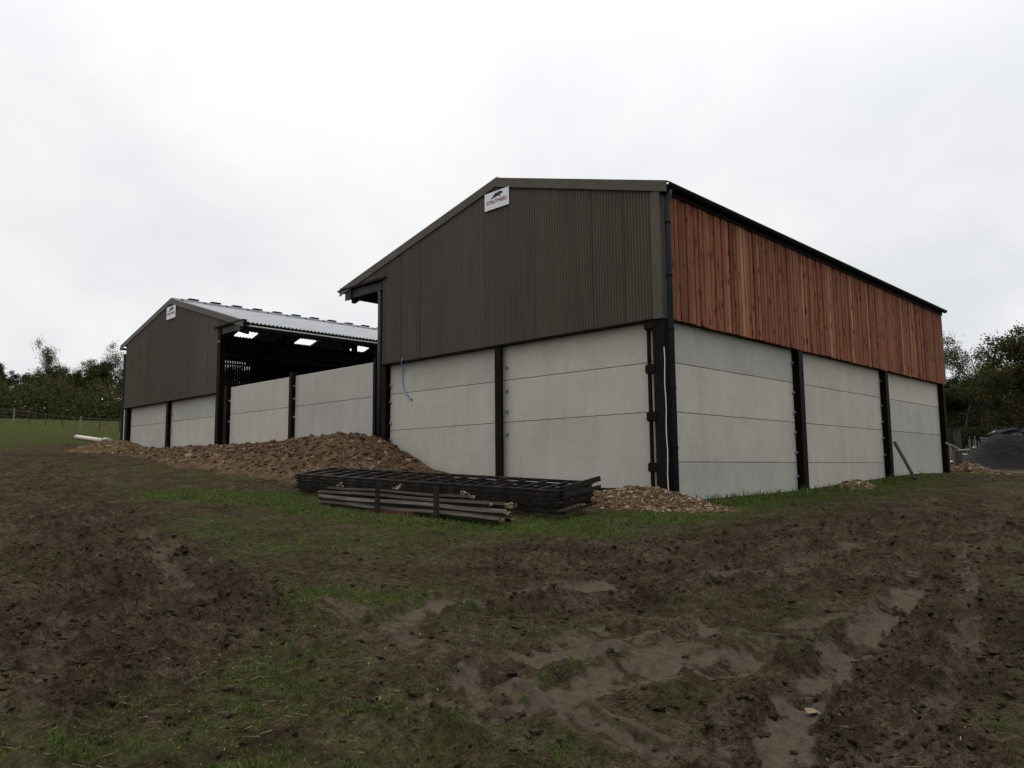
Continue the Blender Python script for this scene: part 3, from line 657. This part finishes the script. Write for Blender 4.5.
for ya, yb in ((.2, 7.0), (7.25, 14.2), (14.5, 21.2)):
    for z0, z1 in ((2.0, 3.6), (3.6, 4.78)): panel(-34.25, -34.1, ya, yb, z0, z1, P)
mb = MB(); y = .15; rs = random.Random(5)
while y < YB-.3:
    w = .125; mb.box(-34.24, -34.215, y, y+w, 4.6, 8.1, rs.random()); y += w+(.028 if y < 7.3 else .006)
for z in (5.0, 6.3, 7.6): mb.box(-34.21, -34.14, .1, YB-.2, z-.05, z+.05)
mb.build('spaced_boarding', M_BOARDI, P)
canopy(B2, -23.2, -20.75, zf2, 1)
mb = MB(); mb.box(-20.66, -20.60, -.02, YB, 7.29, 7.325); mb.build('eave_rail', M_WHITE, B2)
gutter(-35.0, -.22, YB+.1, 8.02, B2, -1)

# ---------------- yard wall between the barns
W = thing('concrete_wall', 'pale precast concrete panel wall with black posts closing the gap between the two barns', 'wall', (-17, 0, gz(-17, 0)))
for xa, xb in ((-16.78, -11.5), (-22.15, -17.0)):
    for z0, z1 in ((1.4, 3.6), (3.6, 4.8)): panel(xa, xb, .0, .14, z0, z1, W)
for x, w, zt in ((-11.42, .14, 4.9), (-16.88, .22, 4.95), (-22.34, .28, 4.86)):
    mb = MB(); mb.hcol(x, -.04, 1.2, zt, w, .24, 'y'); mb.build('post', M_STEEL, W)
brackets(W, [(-16.82, 0, z) for z in (4.4, 3.9, 3.2)]+[(-22.2, 0, z) for z in (4.2, 3.3)], 'y')

# ------------------------------------------------------------------ sign boards
M_SIGN = simple('white_sign_face', (.66, .67, .68), .35, .05, 3)
M_RED = simple('maroon_lettering', (.22, .07, .10), .5, .05, 3); M_GREY = simple('grey_print', (.42, .42, .44), .5, .05, 3); M_INK = simple('black_print', (.02, .022, .026), .5, .05, 3)
def text_obj(body, size, x, y, z, m, parent, name, squash=1.0, width=None):
    cu = bpy.data.curves.new('lettering', 'FONT'); cu.body = body; cu.size = size; cu.align_x = 'CENTER'; cu.align_y = 'CENTER'; cu.extrude = .002; cu.offset = .006*size/.2
    t = bpy.data.objects.new('tmp', cu); COL.objects.link(t); dg = bpy.context.evaluated_depsgraph_get()
    me = bpy.data.meshes.new_from_object(t.evaluated_get(dg)); bpy.data.objects.remove(t)
    xs = [v.co.x for v in me.vertices]; s = (width/(max(xs)-min(xs))) if width else 1
    o0 = origin(parent)
    for v in me.vertices: a, b_, c = v.co; v.co = (a*s+x-o0.x, y-c-o0.y, b_*squash+z-o0.z)
    me.materials.clear(); me.materials.append(m); o = bpy.data.objects.new(name, me); COL.objects.link(o); o.parent = parent; return o
def sign(label, xc, zc, w, h, y=-.262):
    r = thing('sign_board', label, 'sign', (xc, y, zc-h/2))
    mb = MB(); mb.box(xc-w/2, xc+w/2, y-.003, y+.003, zc-h/2, zc+h/2); mb.build('sign_face', M_SIGN, r)
    mb = MB(); mb.box(xc-w/2+.05, xc+w/2-.05, y+.0065, y+.04, zc-.03, zc+.03); mb.build('batten', M_STEEL, r)
    text_obj('STRUTHERS', .19*h/.52, xc, y-.005, zc-.045*h/.52, M_RED, r, 'lettering', .78, w*.82)
    sc = h/.52*1.18   # running beast emblem
    pts = [(-.17,.05),(-.15,.09),(-.12,.085),(-.09,.13),(-.04,.165),(.03,.17),(.09,.19),(.15,.175),(.19,.15),(.185,.12),(.14,.115),(.10,.10),(.12,.055),(.09,.05),(.065,.085),(.01,.08),(-.03,.075),(-.055,.045),(-.075,.05),(-.07,.08),(-.10,.07),(-.135,.035)]
    mb = MB(); n = len(pts); vs = [(xc+a*sc*1.15, y-.0035, zc+b_*sc) for a, b_ in pts]+[(xc+a*sc*1.15, y-.006, zc+b_*sc) for a, b_ in pts]
    mb.add(vs, [tuple(range(n-1, -1, -1))[::-1], tuple(range(n, 2*n))[::-1]]+[(k, (k+1) % n, n+(k+1) % n, n+k) for k in range(n)]); mb.build('emblem', M_INK, r)
    return r
sign('white sign with black beast emblem and maroon lettering high on the larger barn gable', -5.36, 8.90, 1.0, .52)
sign('small white sign near the apex of the smaller farther barn gable', -28.22, 8.99, 1.05, .62)

# ------------------------------------------------------------------ rope, pole, branch
mb = MB(); mb.tube([(-9.78, -.215, 4.72), (-9.83, -.245, 4.60), (-9.98, -.06, 4.40), (-10.04, -.03, 4.1), (-10.0, -.035, 3.85), (-9.86, -.04, 3.6), (-9.62, -.03, 3.40)], .016, 6)
mb.tube([(-9.64, -.03, 3.42), (-9.54, -.04, 3.35)], .035, 6)
tag(mb.build('blue_rope', M_ROPE, None, smooth=True), 'thin blue rope hanging down the concrete from under the brown gable cladding', 'rope')
mb = MB(); mb.tube([(.24, 14.75, 1.95), (.75, 14.1, 1.3), (1.25, 13.45, .62)], .06, 8)
tag(mb.build('leaning_pole', M_BARK, None, smooth=True), 'dark pole leaning against the second last black post of the side wall', 'pole')
mb = MB(); mb.tube([(.25, 21.0, 2.05), (.35, 21.7, 1.9), (.45, 22.6, 1.7)], .05, 8); mb.tube([(.3, 21.9, 1.74), (.75, 22.5, 1.78)], .04, 8)
tag(mb.build('broken_branch', M_PALEBARK, None, smooth=True), 'pale broken branch sticking out by the far corner post of the side wall', 'branch')
mb = MB(); mb.tube([(-1.45, 29.2, gz(-1.45, 29.2)-.3), (-1.45, 29.2, 2.9)], [.19, .17], 10)
tag(mb.build('gate_post', M_BARK, None), 'dark timber gate post standing beyond the far right corner of the barn', 'post')

# ------------------------------------------------------------------ stack of black steel gates
def make_gate(Lg=8.2, Wd=1.15):
    r = thing('metal_gate', 'black steel gate', 'gate')
    mb = MB(); 
    for y in (0, Wd): mb.box(-Lg/2, Lg/2, y-.03, y+.03, 0, .06)
    for x in (-Lg/2-.03, Lg/2-.03): mb.box(x, x+.06, .03, Wd-.03, .002, .058)
    mb.build('frame', M_BLACK, r, bevel=.004)
    for k in range(1, 15):
        x = -Lg/2+k*Lg/15; mb = MB(); mb.box(x-.03, x+.03, .031, Wd-.031, .01, .05); mb.build('cross_bar', M_BLACK, r)
    return r
g0 = make_gate(); ordn = ['lowest', 'second from the ground', 'third from the ground', 'fourth from the ground', 'second from the top', 'topmost']
a0 = Vector((.55, -4.45, .19)); a1 = Vector((-7.72, -5.22, .57)); d = (a0-a1).normalized(); up0 = Vector((0, -.135, .99))
ys = (up0-d*up0.dot(d)).normalized(); yv = ys.cross(d).normalized()
rot = Matrix((d, yv, ys)).transposed().to_4x4(); mid = (a0+a1)/2
rs = random.Random(2)
for k in range(6):
    g = g0 if k == 0 else copy_tree(g0)
    jit = rs.uniform(-.08, .08) if k < 5 else .0
    g.matrix_world = Matrix.Translation(mid+ys*(.078*k)+d*jit+yv*rs.uniform(-.02, .02)) @ rot @ Matrix.Rotation(math.radians(rs.uniform(-.25, .25)), 4, 'Z')
    tag(g, 'black steel gate lying flat, %s of the gate stack' % ordn[k], 'gate', 'black gates stacked flat on the grass')
# odd raised bar on the right-hand end of the stack
pb = a0+ys*.5; pe = a0+yv*1.22+ys*.51
mb = MB(); mb.beam(pb+d*.09-yv*.06, pe+d*.09, .05, .10); mb.beam(pb+d*.09-yv*.02-ys*.14, pe+d*.09-ys*.16, .045, .07)
tag(mb.build('steel_bar', M_BLACK, None), 'black steel end bars slightly raised at the right end of the gate stack', 'bar')

# ------------------------------------------------------------------ bundle of old timber rails in front
Lr = [('bottom front', -5.1, .60, -6.12, .05, .10, .75), ('bottom middle', -4.6, .35, -5.95, .05, .10, .3), ('bottom rear', -4.9, .5, -5.78, .05, .09, .25),
      ('second layer front', -5.2, .68, -6.08, .17, .10, .95), ('second layer rear', -5.0, -.1, -5.86, .17, .09, .4), ('third layer front', -5.25, .2, -6.02, .28, .085, .5), ('third layer rear', -4.4, .45, -5.84, .28, .08, .35), ('top', -5.1, -.35, -5.93, .37, .07, .42)]
rs = random.Random(9)
def rz_(x): return .13+(.31-.13)*(.6-x)/5.7
for nm, xa, xb, y, z, th, tn in Lr:
    r = thing('timber_rail', 'weathered grey timber rail, %s of the bundle in front of the gates' % nm, 'timber rail', ((xa+xb)/2, y, rz_((xa+xb)/2)+z), 'old timber rails bundled in front of the gates')
    mb = MB(); n = 14; sk = rs.uniform(-.05, .05)
    pts = [(xa+(xb-xa)*k/n, y+sk*(k/n-.5)+rs.uniform(-.006, .006), rz_(xa+(xb-xa)*k/n)+z+.012*math.sin(k*.7+tn*9)) for k in range(n+1)]
    mb.tube(pts, [th*.66*rs.uniform(.96, 1.04) for _ in pts], 4, tn, cap=True); mb.build('rail', M_OLDWOOD, r, bevel=.008)
    for s_, xe in ((1, xb), (-1, xa)):
        e = MB()
        for k in range(9):
            a = rs.uniform(0, 6.28); q = rs.uniform(0, .035)
            e.beam((xe-s_*.03, y+math.cos(a)*q, pts[0 if s_ < 0 else -1][2]+math.sin(a)*q), (xe+s_*rs.uniform(.0, .07), y+math.cos(a)*q*1.3, pts[0 if s_ < 0 else -1][2]+math.sin(a)*q*1.3), .022, .018)
        e.build('splintered_end', M_SPLINT, r)
for nm, x, y, h, tn in (('leftmost', -2.8, -6.26, .54, .15), ('second from the left', -2.8, -5.62, .52, .1), ('third from the left', -.97, -6.26, .56, .2), ('rightmost', -1.28, -5.62, .54, .1)):
    z0 = rz_(x)-.12; mb = MB(); mb.box(x-.05, x+.05, y-.035, y+.035, z0, z0+h+.12, tn)
    tag(mb.build('timber_stake', M_OLDWOOD, None, bevel=.01), 'upright timber stake holding the rail bundle, %s of the four' % nm, 'stake', 'stakes holding the rail bundle')
mb = MB()
for k in range(14): mb.box(-3.3+k*.115, -3.24+k*.115, -6.22, -6.18, rz_(-2.8)-.06, rz_(-2.8)+.02)
mb.box(-3.4, -1.7, -6.20, -6.17, rz_(-2.8)-.05, rz_(-2.8)-.02); tag(mb.build('rusty_mesh', M_RUST, None), 'rust red steel mesh strip lying under the rail bundle', 'mesh strip')
for nm, x, y, z in (('left', -4.9, -5.75, .47), ('middle', -2.75, -5.8, .5), ('right', -.75, -5.75, .45), ('rightmost', .62, -5.85, .3)):
    pos = np.array([[x+rs.uniform(-.08, .08), y+rs.uniform(-.05, .05), rz_(x)+z+rs.uniform(-.06, .03)] for _ in range(9)])
    V, F_, T = stones(pos, rng.uniform(.02, .045, 9), rng.uniform(.6, 1, 9), .5)
    tag(npmesh('wood_offcuts', V, F_, M_SPLINT), 'pale splintered wood offcuts on the rail bundle, %s heap of them' % nm, 'offcuts', 'splintered offcuts on the rails')

# ------------------------------------------------------------------ left field: fence, pipe
def hgt(x, y): return gz(x, y)
F0, F1, F2 = Vector((-104, 4.5, 0)), Vector((-87.5, 7.3, 0)), Vector((-70.0, 10.3, 0))
fn = thing('wire_fence', 'post and wire fence with a dark top rail along the edge of the left-hand pasture', 'fence', (-86, 7.6, hgt(-86, 7.6)))
fp = []
for a, b_, n in ((F0, F1, 4), (F1, F2, 5)):
    for k in range(n): fp.append(a.lerp(b_, k/n))
fp += [F2+(F2-F1)*k/5 for k in range(0, 8)]
for k, p in enumerate(fp):
    z = hgt(p.x, p.y); pale = k in (4, 8); mb = MB(); mb.tube([(p.x, p.y, z-.2), (p.x, p.y, z+1.35)], .07 if pale else .05, 7); mb.build('fence_post', M_PALEBARK if pale else M_BARK, fn)
for h, r_ in ((1.15, .03), (.8, .015), (.45, .015)):
    mb = MB(); mb.tube([(p.x, p.y-.06, hgt(p.x, p.y)+h) for p in fp], r_, 5); mb.build('fence_wire', M_BARK, fn)
p0 = Vector((-44.6, .7, 0)); p1 = Vector((-37.6, .05, 0))
for p in (p0, p1): p.z = hgt(p.x, p.y)+.14
pr_ = thing('white_pipe', 'pale pipe lying in the grass left of the smaller barn', 'pipe', tuple((p0+p1)/2))
mb = MB(); mb.tube([p0, p1], .13, 10); mb.build('pipe', M_SPLINT if False else simple('pinkish_white_pipe', (.50, .42, .38), .6, .15, 2), pr_, smooth=True)
mb = MB(); mb.tube([p1, p1+(p1-p0).normalized()*1.3], .2, 10); mb.build('pipe_socket', simple('grey_green_socket', (.20, .22, .17), .6, .15, 2), pr_, smooth=True)

# ------------------------------------------------------------------ right: black sheeted clamp with tyres, edge bags
ca, cb = Vector((-3.6, 40.0, 0)), Vector((14, 40.5, 0))
def clamp_top(x, y):
    ex = sstep(-4.4, -1.6, x)*sstep(17, 14, x); ey = sstep(36.4, 38.2, y)*sstep(47, 44, y); return ground_z(x, y)*(1-0)+1.85*np.minimum(ex, 1)*ey+(fbm(x, y, 2.6, 3, 6.)*.25+fbm(x, y, .5, 3, 16.)*.14)*ex*ey-.05
xs = np.arange(-4.6, 17.2, .2); yy = np.arange(36.3, 47.1, .2); Xc, Yc = np.meshgrid(xs, yy); Zc = clamp_top(Xc.ravel(), Yc.ravel()); nx = len(xs)
i = np.arange(len(yy)-1)[:, None]*nx; j = np.arange(nx-1)[None, :]
M_SHEET, nt, b = mat('black_plastic_sheet'); f = noise(nt, 1.5, 6, .7, sc3=(1, 1, 3)); L(nt, ramp(nt, f, [(.35, (.007, .007, .007)), (.7, (.018, .018, .019))]), b.inputs['Base Color']); b.inputs['Roughness'].default_value = .7; b.inputs['Specular IOR Level'].default_value = .08; bump(nt, b, f, 1, .15)
tag(npmesh('silage_clamp', np.c_[Xc.ravel(), Yc.ravel(), Zc], np.stack([i+j, i+j+1, i+nx+j+1, i+nx+j], -1).reshape(-1, 4), M_SHEET, smooth=True), 'long silage clamp under black plastic sheeting at the right edge of the yard', 'silage clamp')
M_TYRE = simple('dusty_tyre_rubber', (.036, .038, .040), .8, .5, 9)
tb = bmesh.new(); n, m_ = 14, 7
vv = [[tb.verts.new(((.24+.10*math.cos(2*math.pi*q/m_))*math.cos(2*math.pi*p/n), (.24+.10*math.cos(2*math.pi*q/m_))*math.sin(2*math.pi*p/n), .09*math.sin(2*math.pi*q/m_))) for q in range(m_)] for p in range(n)]
for p in range(n):
    for q in range(m_): tb.faces.new((vv[p][q], vv[(p+1) % n][q], vv[(p+1) % n][(q+1) % m_], vv[p][(q+1) % m_]))
tme = bpy.data.meshes.new('tyre'); tb.to_mesh(tme); tb.free(); tme.materials.append(M_TYRE)
rs = random.Random(4); cnt = 0
for row in range(6):
    for k in range(15):
        x = -2.3+k*.78+rs.uniform(-.25, .25)+row*.12; y = 38.9+row*.4+rs.uniform(-.15, .15)
        z = float(clamp_top(np.array([x]), np.array([y]))[0]); dz = float(clamp_top(np.array([x]), np.array([y+.2]))[0])-z
        o = bpy.data.objects.new('tyre', tme); COL.objects.link(o); o.location = (x, y, z+.08); o.rotation_euler = (math.atan2(dz, .2), rs.uniform(-.15, .15), rs.uniform(0, 6)); s = rs.uniform(.85, 1.15); o.scale = (s, s, s)
        tag(o, 'old grey tyre weighing down the black sheet of the silage clamp', 'tyre', 'tyres on the silage clamp')
M_BAG = simple('pale_sand_bag', (.34, .35, .33), .8, .2, 4)
for k, (x, y) in enumerate(((-4.0, 37.4), (-3.75, 37.9), (-3.5, 38.5), (-3.1, 38.9), (-2.6, 39.3), (-2.1, 39.6), (-.4, 40.2))):
    pos = np.array([[x, y, float(clamp_top(np.array([x]), np.array([y]))[0])+.12]]); V, F_, T = stones(pos, np.array([.24]), np.array([1.]), .6)
    o = npmesh('sand_bag', V, F_, M_BAG, smooth=True); o.modifiers.new('sub', 'SUBSURF').levels = 2; o.modifiers['sub'].render_levels = 2
    tag(o, 'pale sand bag holding down the left edge of the silage clamp sheet', 'sand bag', 'bags along the clamp edge')

# ------------------------------------------------------------------ trees
def tree_meshes(seed, H=8.0, spread=2.6, nleaf=5200, leaf=.16, bare=.25, trunk_h=.28, density=1.0):
    rs = random.Random(seed); rn = np.random.default_rng(seed); mb = MB(); tips = []
    def grow(p, d, ln, r, lev):
        n = 4; pts = [p]; rr = [r]
        for k in range(n):
            d = (d+Vector((rs.gauss(0, .13), rs.gauss(0, .13), rs.gauss(.05, .08)))).normalized(); p = p+d*(ln/n); pts.append(p); rr.append(r*(1-.16*(k+1)))
            if lev >= 1 and k >= 1: tips.append((p, lev))
        mb.tube(pts, rr, 7 if lev == 0 else 5, cap=False)
        if lev < 3:
            nb = (7, 4, 3)[lev]
            for q in range(nb):
                t = rs.uniform(.35, 1.0); i0 = min(n-1, int(t*n)); b0 = pts[i0].lerp(pts[i0+1], t*n-i0)
                a = rs.uniform(0, 6.283)+q*2.4; el = rs.uniform(.15, .85); dd = (d*el+Vector((math.cos(a), math.sin(a), rs.uniform(.0, .5)))*(1-el*.5)).normalized()
                grow(b0, dd, ln*rs.uniform(.45, .68), rr[i0]*.55, lev+1)
        else: tips.append((p, 4))
    grow(Vector((0, 0, -.3)), Vector((0, 0, 1)), H*.62, H*.022, 0)
    zmin = H*trunk_h; T = np.array([(t[0].x, t[0].y, t[0].z) for t in tips if t[0].z > zmin]); 
    T[:, :2] *= spread/max(1e-3, np.percentile(np.hypot(T[:, 0], T[:, 1]), 92)); 
    keep = rn.uniform(0, 1, len(T)) > bare; T = T[keep]; per = max(4, int(nleaf/len(T)))
    ct = rn.normal(.42, .17, len(T)); rad_ = rn.uniform(.22, .55, len(T))*H/8
    idx = np.repeat(np.arange(len(T)), per); n = len(idx)
    P_ = T[idx]+rn.normal(0, 1, (n, 3))*rad_[idx][:, None]*np.array([.62, .62, .5])
    u = rn.normal(0, 1, (n, 3)); u /= np.linalg.norm(u, axis=1)[:, None]; w = np.cross(u, rn.normal(0, 1, (n, 3))); w /= np.linalg.norm(w, axis=1)[:, None]
    sz = rn.uniform(.5, 1.15, n)[:, None]*leaf
    V = np.stack([P_-u*sz, P_+w*sz*.45, P_+u*sz, P_-w*sz*.45], 1).reshape(-1, 3); k = np.arange(n)[:, None]*4; F = k+np.array([0, 1, 2, 3])
    tone = np.clip(ct[idx]+rn.normal(0, .10, n), 0, 1)
    return mb, V, F, np.repeat(tone, 4)
PROTO = {}
def proto(key, lm, bk, **kw):
    mb, V, F, T = tree_meshes(**kw); tr = mb.build('trunk', bk, None, smooth=True); cr = npmesh('crown', V, F, lm, attrs=dict(tone=T))
    PROTO[key] = (tr, cr)
proto('dark', M_LEAFD, M_BARK, seed=1, H=8, spread=2.6, nleaf=20000, leaf=.11, bare=.05, trunk_h=.1)
proto('mixed', M_LEAFA, M_BARK, seed=2, H=8, spread=2.7, nleaf=16000, leaf=.105, bare=.15, trunk_h=.15)
proto('open', M_LEAFG, M_BARK, seed=3, H=9, spread=2.5, nleaf=8500, leaf=.09, bare=.35, trunk_h=.25)
proto('round', M_LEAFD, M_BARK, seed=4, H=7, spread=2.9, nleaf=20000, leaf=.11, bare=.05, trunk_h=.1)
proto('rust', M_LEAFA, M_BARK, seed=6, H=8, spread=2.6, nleaf=11000, leaf=.095, bare=.25, trunk_h=.2)
USED = set()
def tree(key, label, x, y, s=1.0, rot=0, group=None, sz=None, zb=None):
    z = (gz(x, y) if zb is None else zb)-.1; r = thing('tree', label, 'tree', (x, y, z), group); r.rotation_euler.z = rot; r.scale = (s, s, sz or s)
    for o in PROTO[key]:
        if key in USED: c = o.copy(); COL.objects.link(c)
        else: c = o
        c.parent = r
    USED.add(key)
CAM = Vector((10.3065, -15.8163, .997))
def dirpx(px, D):   # ground position straight out from the viewpoint at a bearing, metres away
    th = .771+math.atan((512-px)/783.3); return CAM.x-math.sin(th)*D, CAM.y+math.cos(th)*D
rs = random.Random(8)
gl = 'trees of the wood beyond the left-hand pasture'
WL = [(-75,'dark',1.0,134),(-48,'round',1.15,132),(-22,'dark',1.05,131),(3,'round',1.12,130),(27,'dark',.98,131),(45,'open',1.32,133),(56,'rust',1.22,134),(66,'dark',.98,129),(84,'round',1.05,131),(97,'mixed',1.18,130),(111,'open',1.3,132),(124,'rust',1.3,130),(146,'mixed',1.4,131),(170,'dark',1.4,131),(195,'round',1.4,132),(222,'dark',1.35,131),(250,'round',1.35,131)]
LB = ['dark tree outside the left edge of the wood', 'dark rounded tree second from the left end of the wood', 'dark tree just outside the left edge of the photo in the wood', 'dark rounded tree at the left edge of the photo in the wood',
 'dark tree in the wood left of the tall open-crowned tree', 'tall open-crowned tree whose gappy top rises above the left wood', 'thin reddish topped tree beside the tall open-crowned tree', 'dark low tree in the middle of the left wood',
 'dark rounded tree right of the middle of the left wood', 'autumn tinted tree in the left wood a little left of the smaller barn', 'gappy green tree of the left wood close to the smaller barn', 'rust tinted tree of the left wood touching the smaller barn edge',
 'autumn tinted tree hidden behind the smaller barn gable', 'dark tree hidden behind the middle of the smaller barn', 'dark rounded tree behind the open side of the smaller barn', 'dark tree seen through gaps in the boarding of the smaller barn', 'dark rounded tree far behind the yard wall']
for (px, key, s, D), lb in zip(WL, LB):
    x, y = dirpx(px, D); tree(key, lb, x, y, s*.96, rs.uniform(0, 6), gl)
# under-storey filling the foot of the wood
def thicket(name, label, pts, n, hmax, m, leaf=.28, seed=1, depth=4.0, low=0.0):
    rn = np.random.default_rng(seed); pts = np.array(pts); t = rn.uniform(0, len(pts)-1.001, n); i = t.astype(int); f = (t-i)[:, None]
    q = pts[i]*(1-f)+pts[i+1]*f; q = q+rn.normal(0, 1, (n, 2))*depth*.4
    hh = hmax*(.62+.38*fbm(q[:, 0], q[:, 1], 3.2, 3, seed*3.)*1.6); z = ground_z(q[:, 0], q[:, 1])+low+hh*rn.uniform(0, 1, n)
    P_ = np.c_[q, z]; u = rn.normal(0, 1, (n, 3)); u /= np.linalg.norm(u, axis=1)[:, None]; w = np.cross(u, rn.normal(0, 1, (n, 3))); w /= np.linalg.norm(w, axis=1)[:, None]
    s_ = rn.uniform(.5, 1.2, n)[:, None]*leaf; V = np.stack([P_-u*s_, P_+w*s_*.5, P_+u*s_, P_-w*s_*.5], 1).reshape(-1, 3); k = np.arange(n)[:, None]*4
    tone = np.clip(.4+fbm(q[:, 0], q[:, 1]+z*.7, 1.8, 2, 5.)*.5+rn.normal(0, .1, n), 0, 1)
    o = npmesh(name, V, k+np.array([0, 1, 2, 3]), m, attrs=dict(tone=np.repeat(tone, 4))); return tag(o, label, 'undergrowth', kind='stuff')
thicket('undergrowth', 'dark tangled undergrowth along the foot of the left-hand wood', [dirpx(p, 121) for p in range(-110, 300, 25)], 120000, 8.2, M_LEAFA, .17, 3, 9.0, -.9)
gr_ = 'trees behind the silage clamp'
WR = [(915,'dark',1.0,66),(943,'open',.98,68),(962,'open',1.03,64),(958,'round',.82,70),(980,'dark',.72,69),(992,'open',.88,66),(1008,'mixed',.84,64),(1030,'rust',1.06,58),(1050,'mixed',1.2,60),(1085,'dark',1.3,62),(1120,'mixed',1.3,62)]
LB = ['dark tree hidden behind the far end of the larger barn', 'open-crowned green tree touching the right end of the larger barn', 'tall thin-topped green tree just right of the larger barn', 'low dark rounded tree below the thin-topped tree by the barn',
 'dark bushy tree behind the left end of the silage clamp', 'thin leaved tree with sky gaps behind the silage clamp', 'olive autumn tinted tree behind the middle of the visible clamp', 'large orange tinted tree cut by the right edge of the photo',
 'autumn tinted tree just outside the right edge of the photo', 'dark tree second outside the right edge of the photo', 'olive tinted tree farthest outside the right edge']
for (px, key, s, D), lb in zip(WR, LB):
    x, y = dirpx(px, D); tree(key, lb, x, y, s*.84, rs.uniform(0, 6), gr_)
thicket('undergrowth', 'dark undergrowth and rough growth on the bank behind the silage clamp', [dirpx(p, 63) for p in range(890, 1200, 25)], 26000, 1.5, M_LEAFD, .10, 5, 3.0)
thicket('undergrowth', 'dense dark green thicket behind the trunks on the right-hand bank', [dirpx(p, 76) for p in range(880, 1200, 25)], 60000, 5.6, M_LEAFA, .12, 15, 4.0, -.5)
# pale dead stems standing on the bank
mb = MB(); 
for k in range(60):
    x, y = dirpx(rs.uniform(930, 1040), rs.uniform(56, 60)); z = gz(x, y); mb.tube([(x, y, z), (x+rs.uniform(-.1, .1), y, z+rs.uniform(.6, 1.4))], .025, 4, cap=False)
tag(mb.build('dead_stems', M_PALEBARK), 'pale dead weed stems standing on the grassy bank behind the clamp', 'weeds', kind='stuff')

# ------------------------------------------------------------------ camera
fpx, pit, rol, yaw = 783.32, .1121, -.0095, -.771
fw = Vector((math.sin(yaw)*math.cos(pit), math.cos(yaw)*math.cos(pit), math.sin(pit))); rt = Vector((math.cos(yaw), -math.sin(yaw), 0)); up = rt.cross(fw)
r_ = rt*math.cos(rol)+up*math.sin(rol); u_ = -rt*math.sin(rol)+up*math.cos(rol)
cd = bpy.data.cameras.new('camera'); cam = bpy.data.objects.new('camera', cd); COL.objects.link(cam)
cd.sensor_width = 36; cd.lens = fpx/1024*36; cd.clip_start = .1; cd.clip_end = 2000
m3 = Matrix((r_, u_, -fw)).transposed(); cam.matrix_world = Matrix.Translation(CAM) @ m3.to_4x4(); S.camera = cam

# ------------------------------------------------------------------ sky and light
w = bpy.data.worlds.new('World'); S.world = w; w.use_nodes = True; nt = w.node_tree; bg = nt.nodes['Background']; out = nt.nodes['World Output']
EL = math.radians(50)     # sun direction: behind cloud
sdir = Vector((-.50*math.cos(EL), .866*math.cos(EL), math.sin(EL))).normalized()   # low behind cloud, beyond the barns
sky = nt.nodes.new('ShaderNodeTexSky'); sky.sky_type = 'NISHITA'; sky.sun_disc = False; sky.sun_elevation = EL; sky.sun_rotation = math.atan2(sdir.x, sdir.y)
L(nt, sky.outputs[0], bg.inputs[0]); bg.inputs[1].default_value = .1
tc = nt.nodes.new('ShaderNodeTexCoord'); sp = nt.nodes.new('ShaderNodeSeparateXYZ'); L(nt, tc.outputs['Generated'], sp.inputs[0])
cx = nt.nodes.new('ShaderNodeCombineXYZ'); zz = math_(nt, 'ADD', math_(nt, 'MAXIMUM', sp.outputs['Z'], 0), .35)
L(nt, math_(nt, 'DIVIDE', sp.outputs['X'], zz), cx.inputs[0]); L(nt, math_(nt, 'DIVIDE', sp.outputs['Y'], zz), cx.inputs[1])
cn = noise(nt, .9, 5, .5, vec=cx.outputs[0], dist=.3); cn2 = noise(nt, 2.6, 5, .55, vec=cx.outputs[0])
grey = ramp(nt, math_(nt, 'ADD', math_(nt, 'MULTIPLY', cn, .75), math_(nt, 'MULTIPLY', cn2, .25)), [(.34, (.56, .60, .65)), (.48, (.70, .718, .74)), (.60, (.84, .845, .85))])
# overcast luminance grows towards the zenith
lum = math_(nt, 'ADD', 1.0, math_(nt, 'MULTIPLY', math_(nt, 'POWER', math_(nt, 'MAXIMUM', sp.outputs['Z'], 0), 4.2), 3.0))
cloud = nt.nodes.new('ShaderNodeBackground'); gd = nt.nodes.new('ShaderNodeVectorMath'); gd.operation = 'DOT_PRODUCT'; L(nt, tc.outputs['Generated'], gd.inputs[0]); gd.inputs[1].default_value = sdir
glow = math_(nt, 'POWER', math_(nt, 'MAXIMUM', gd.outputs['Value'], 0), 7.0)
L(nt, mix(nt, grey, (1.0, 1.0, 1.0), math_(nt, 'MULTIPLY', glow, .55)), cloud.inputs[0]); L(nt, lum, cloud.inputs[1])
cov = ramp(nt, noise(nt, 1.7, 4, .5, vec=cx.outputs[0], sc3=(1, 1, 1)), [(.20, (.6, .6, .6)), (.32, (.98, .98, .98))])
ms = nt.nodes.new('ShaderNodeMixShader'); L(nt, cov, ms.inputs[0]); L(nt, bg.outputs[0], ms.inputs[1]); L(nt, cloud.outputs[0], ms.inputs[2]); L(nt, ms.outputs[0], out.inputs[0])
sd = bpy.data.lights.new('sun', 'SUN'); sd.energy = .7; sd.angle = math.radians(25); sd.color = (1, .97, .93)
so = bpy.data.objects.new('sun', sd); COL.objects.link(so); so.location = (0, -30, 40); so.rotation_euler = sdir.to_track_quat('Z', 'Y').to_euler()
S.render.engine = 'CYCLES'; S.view_settings.view_transform = 'Standard'; S.view_settings.look = 'None'; S.view_settings.exposure = .12; S.view_settings.gamma = 1
S.render.resolution_x = 1024; S.render.resolution_y = 768
S.cycles.max_bounces = 6
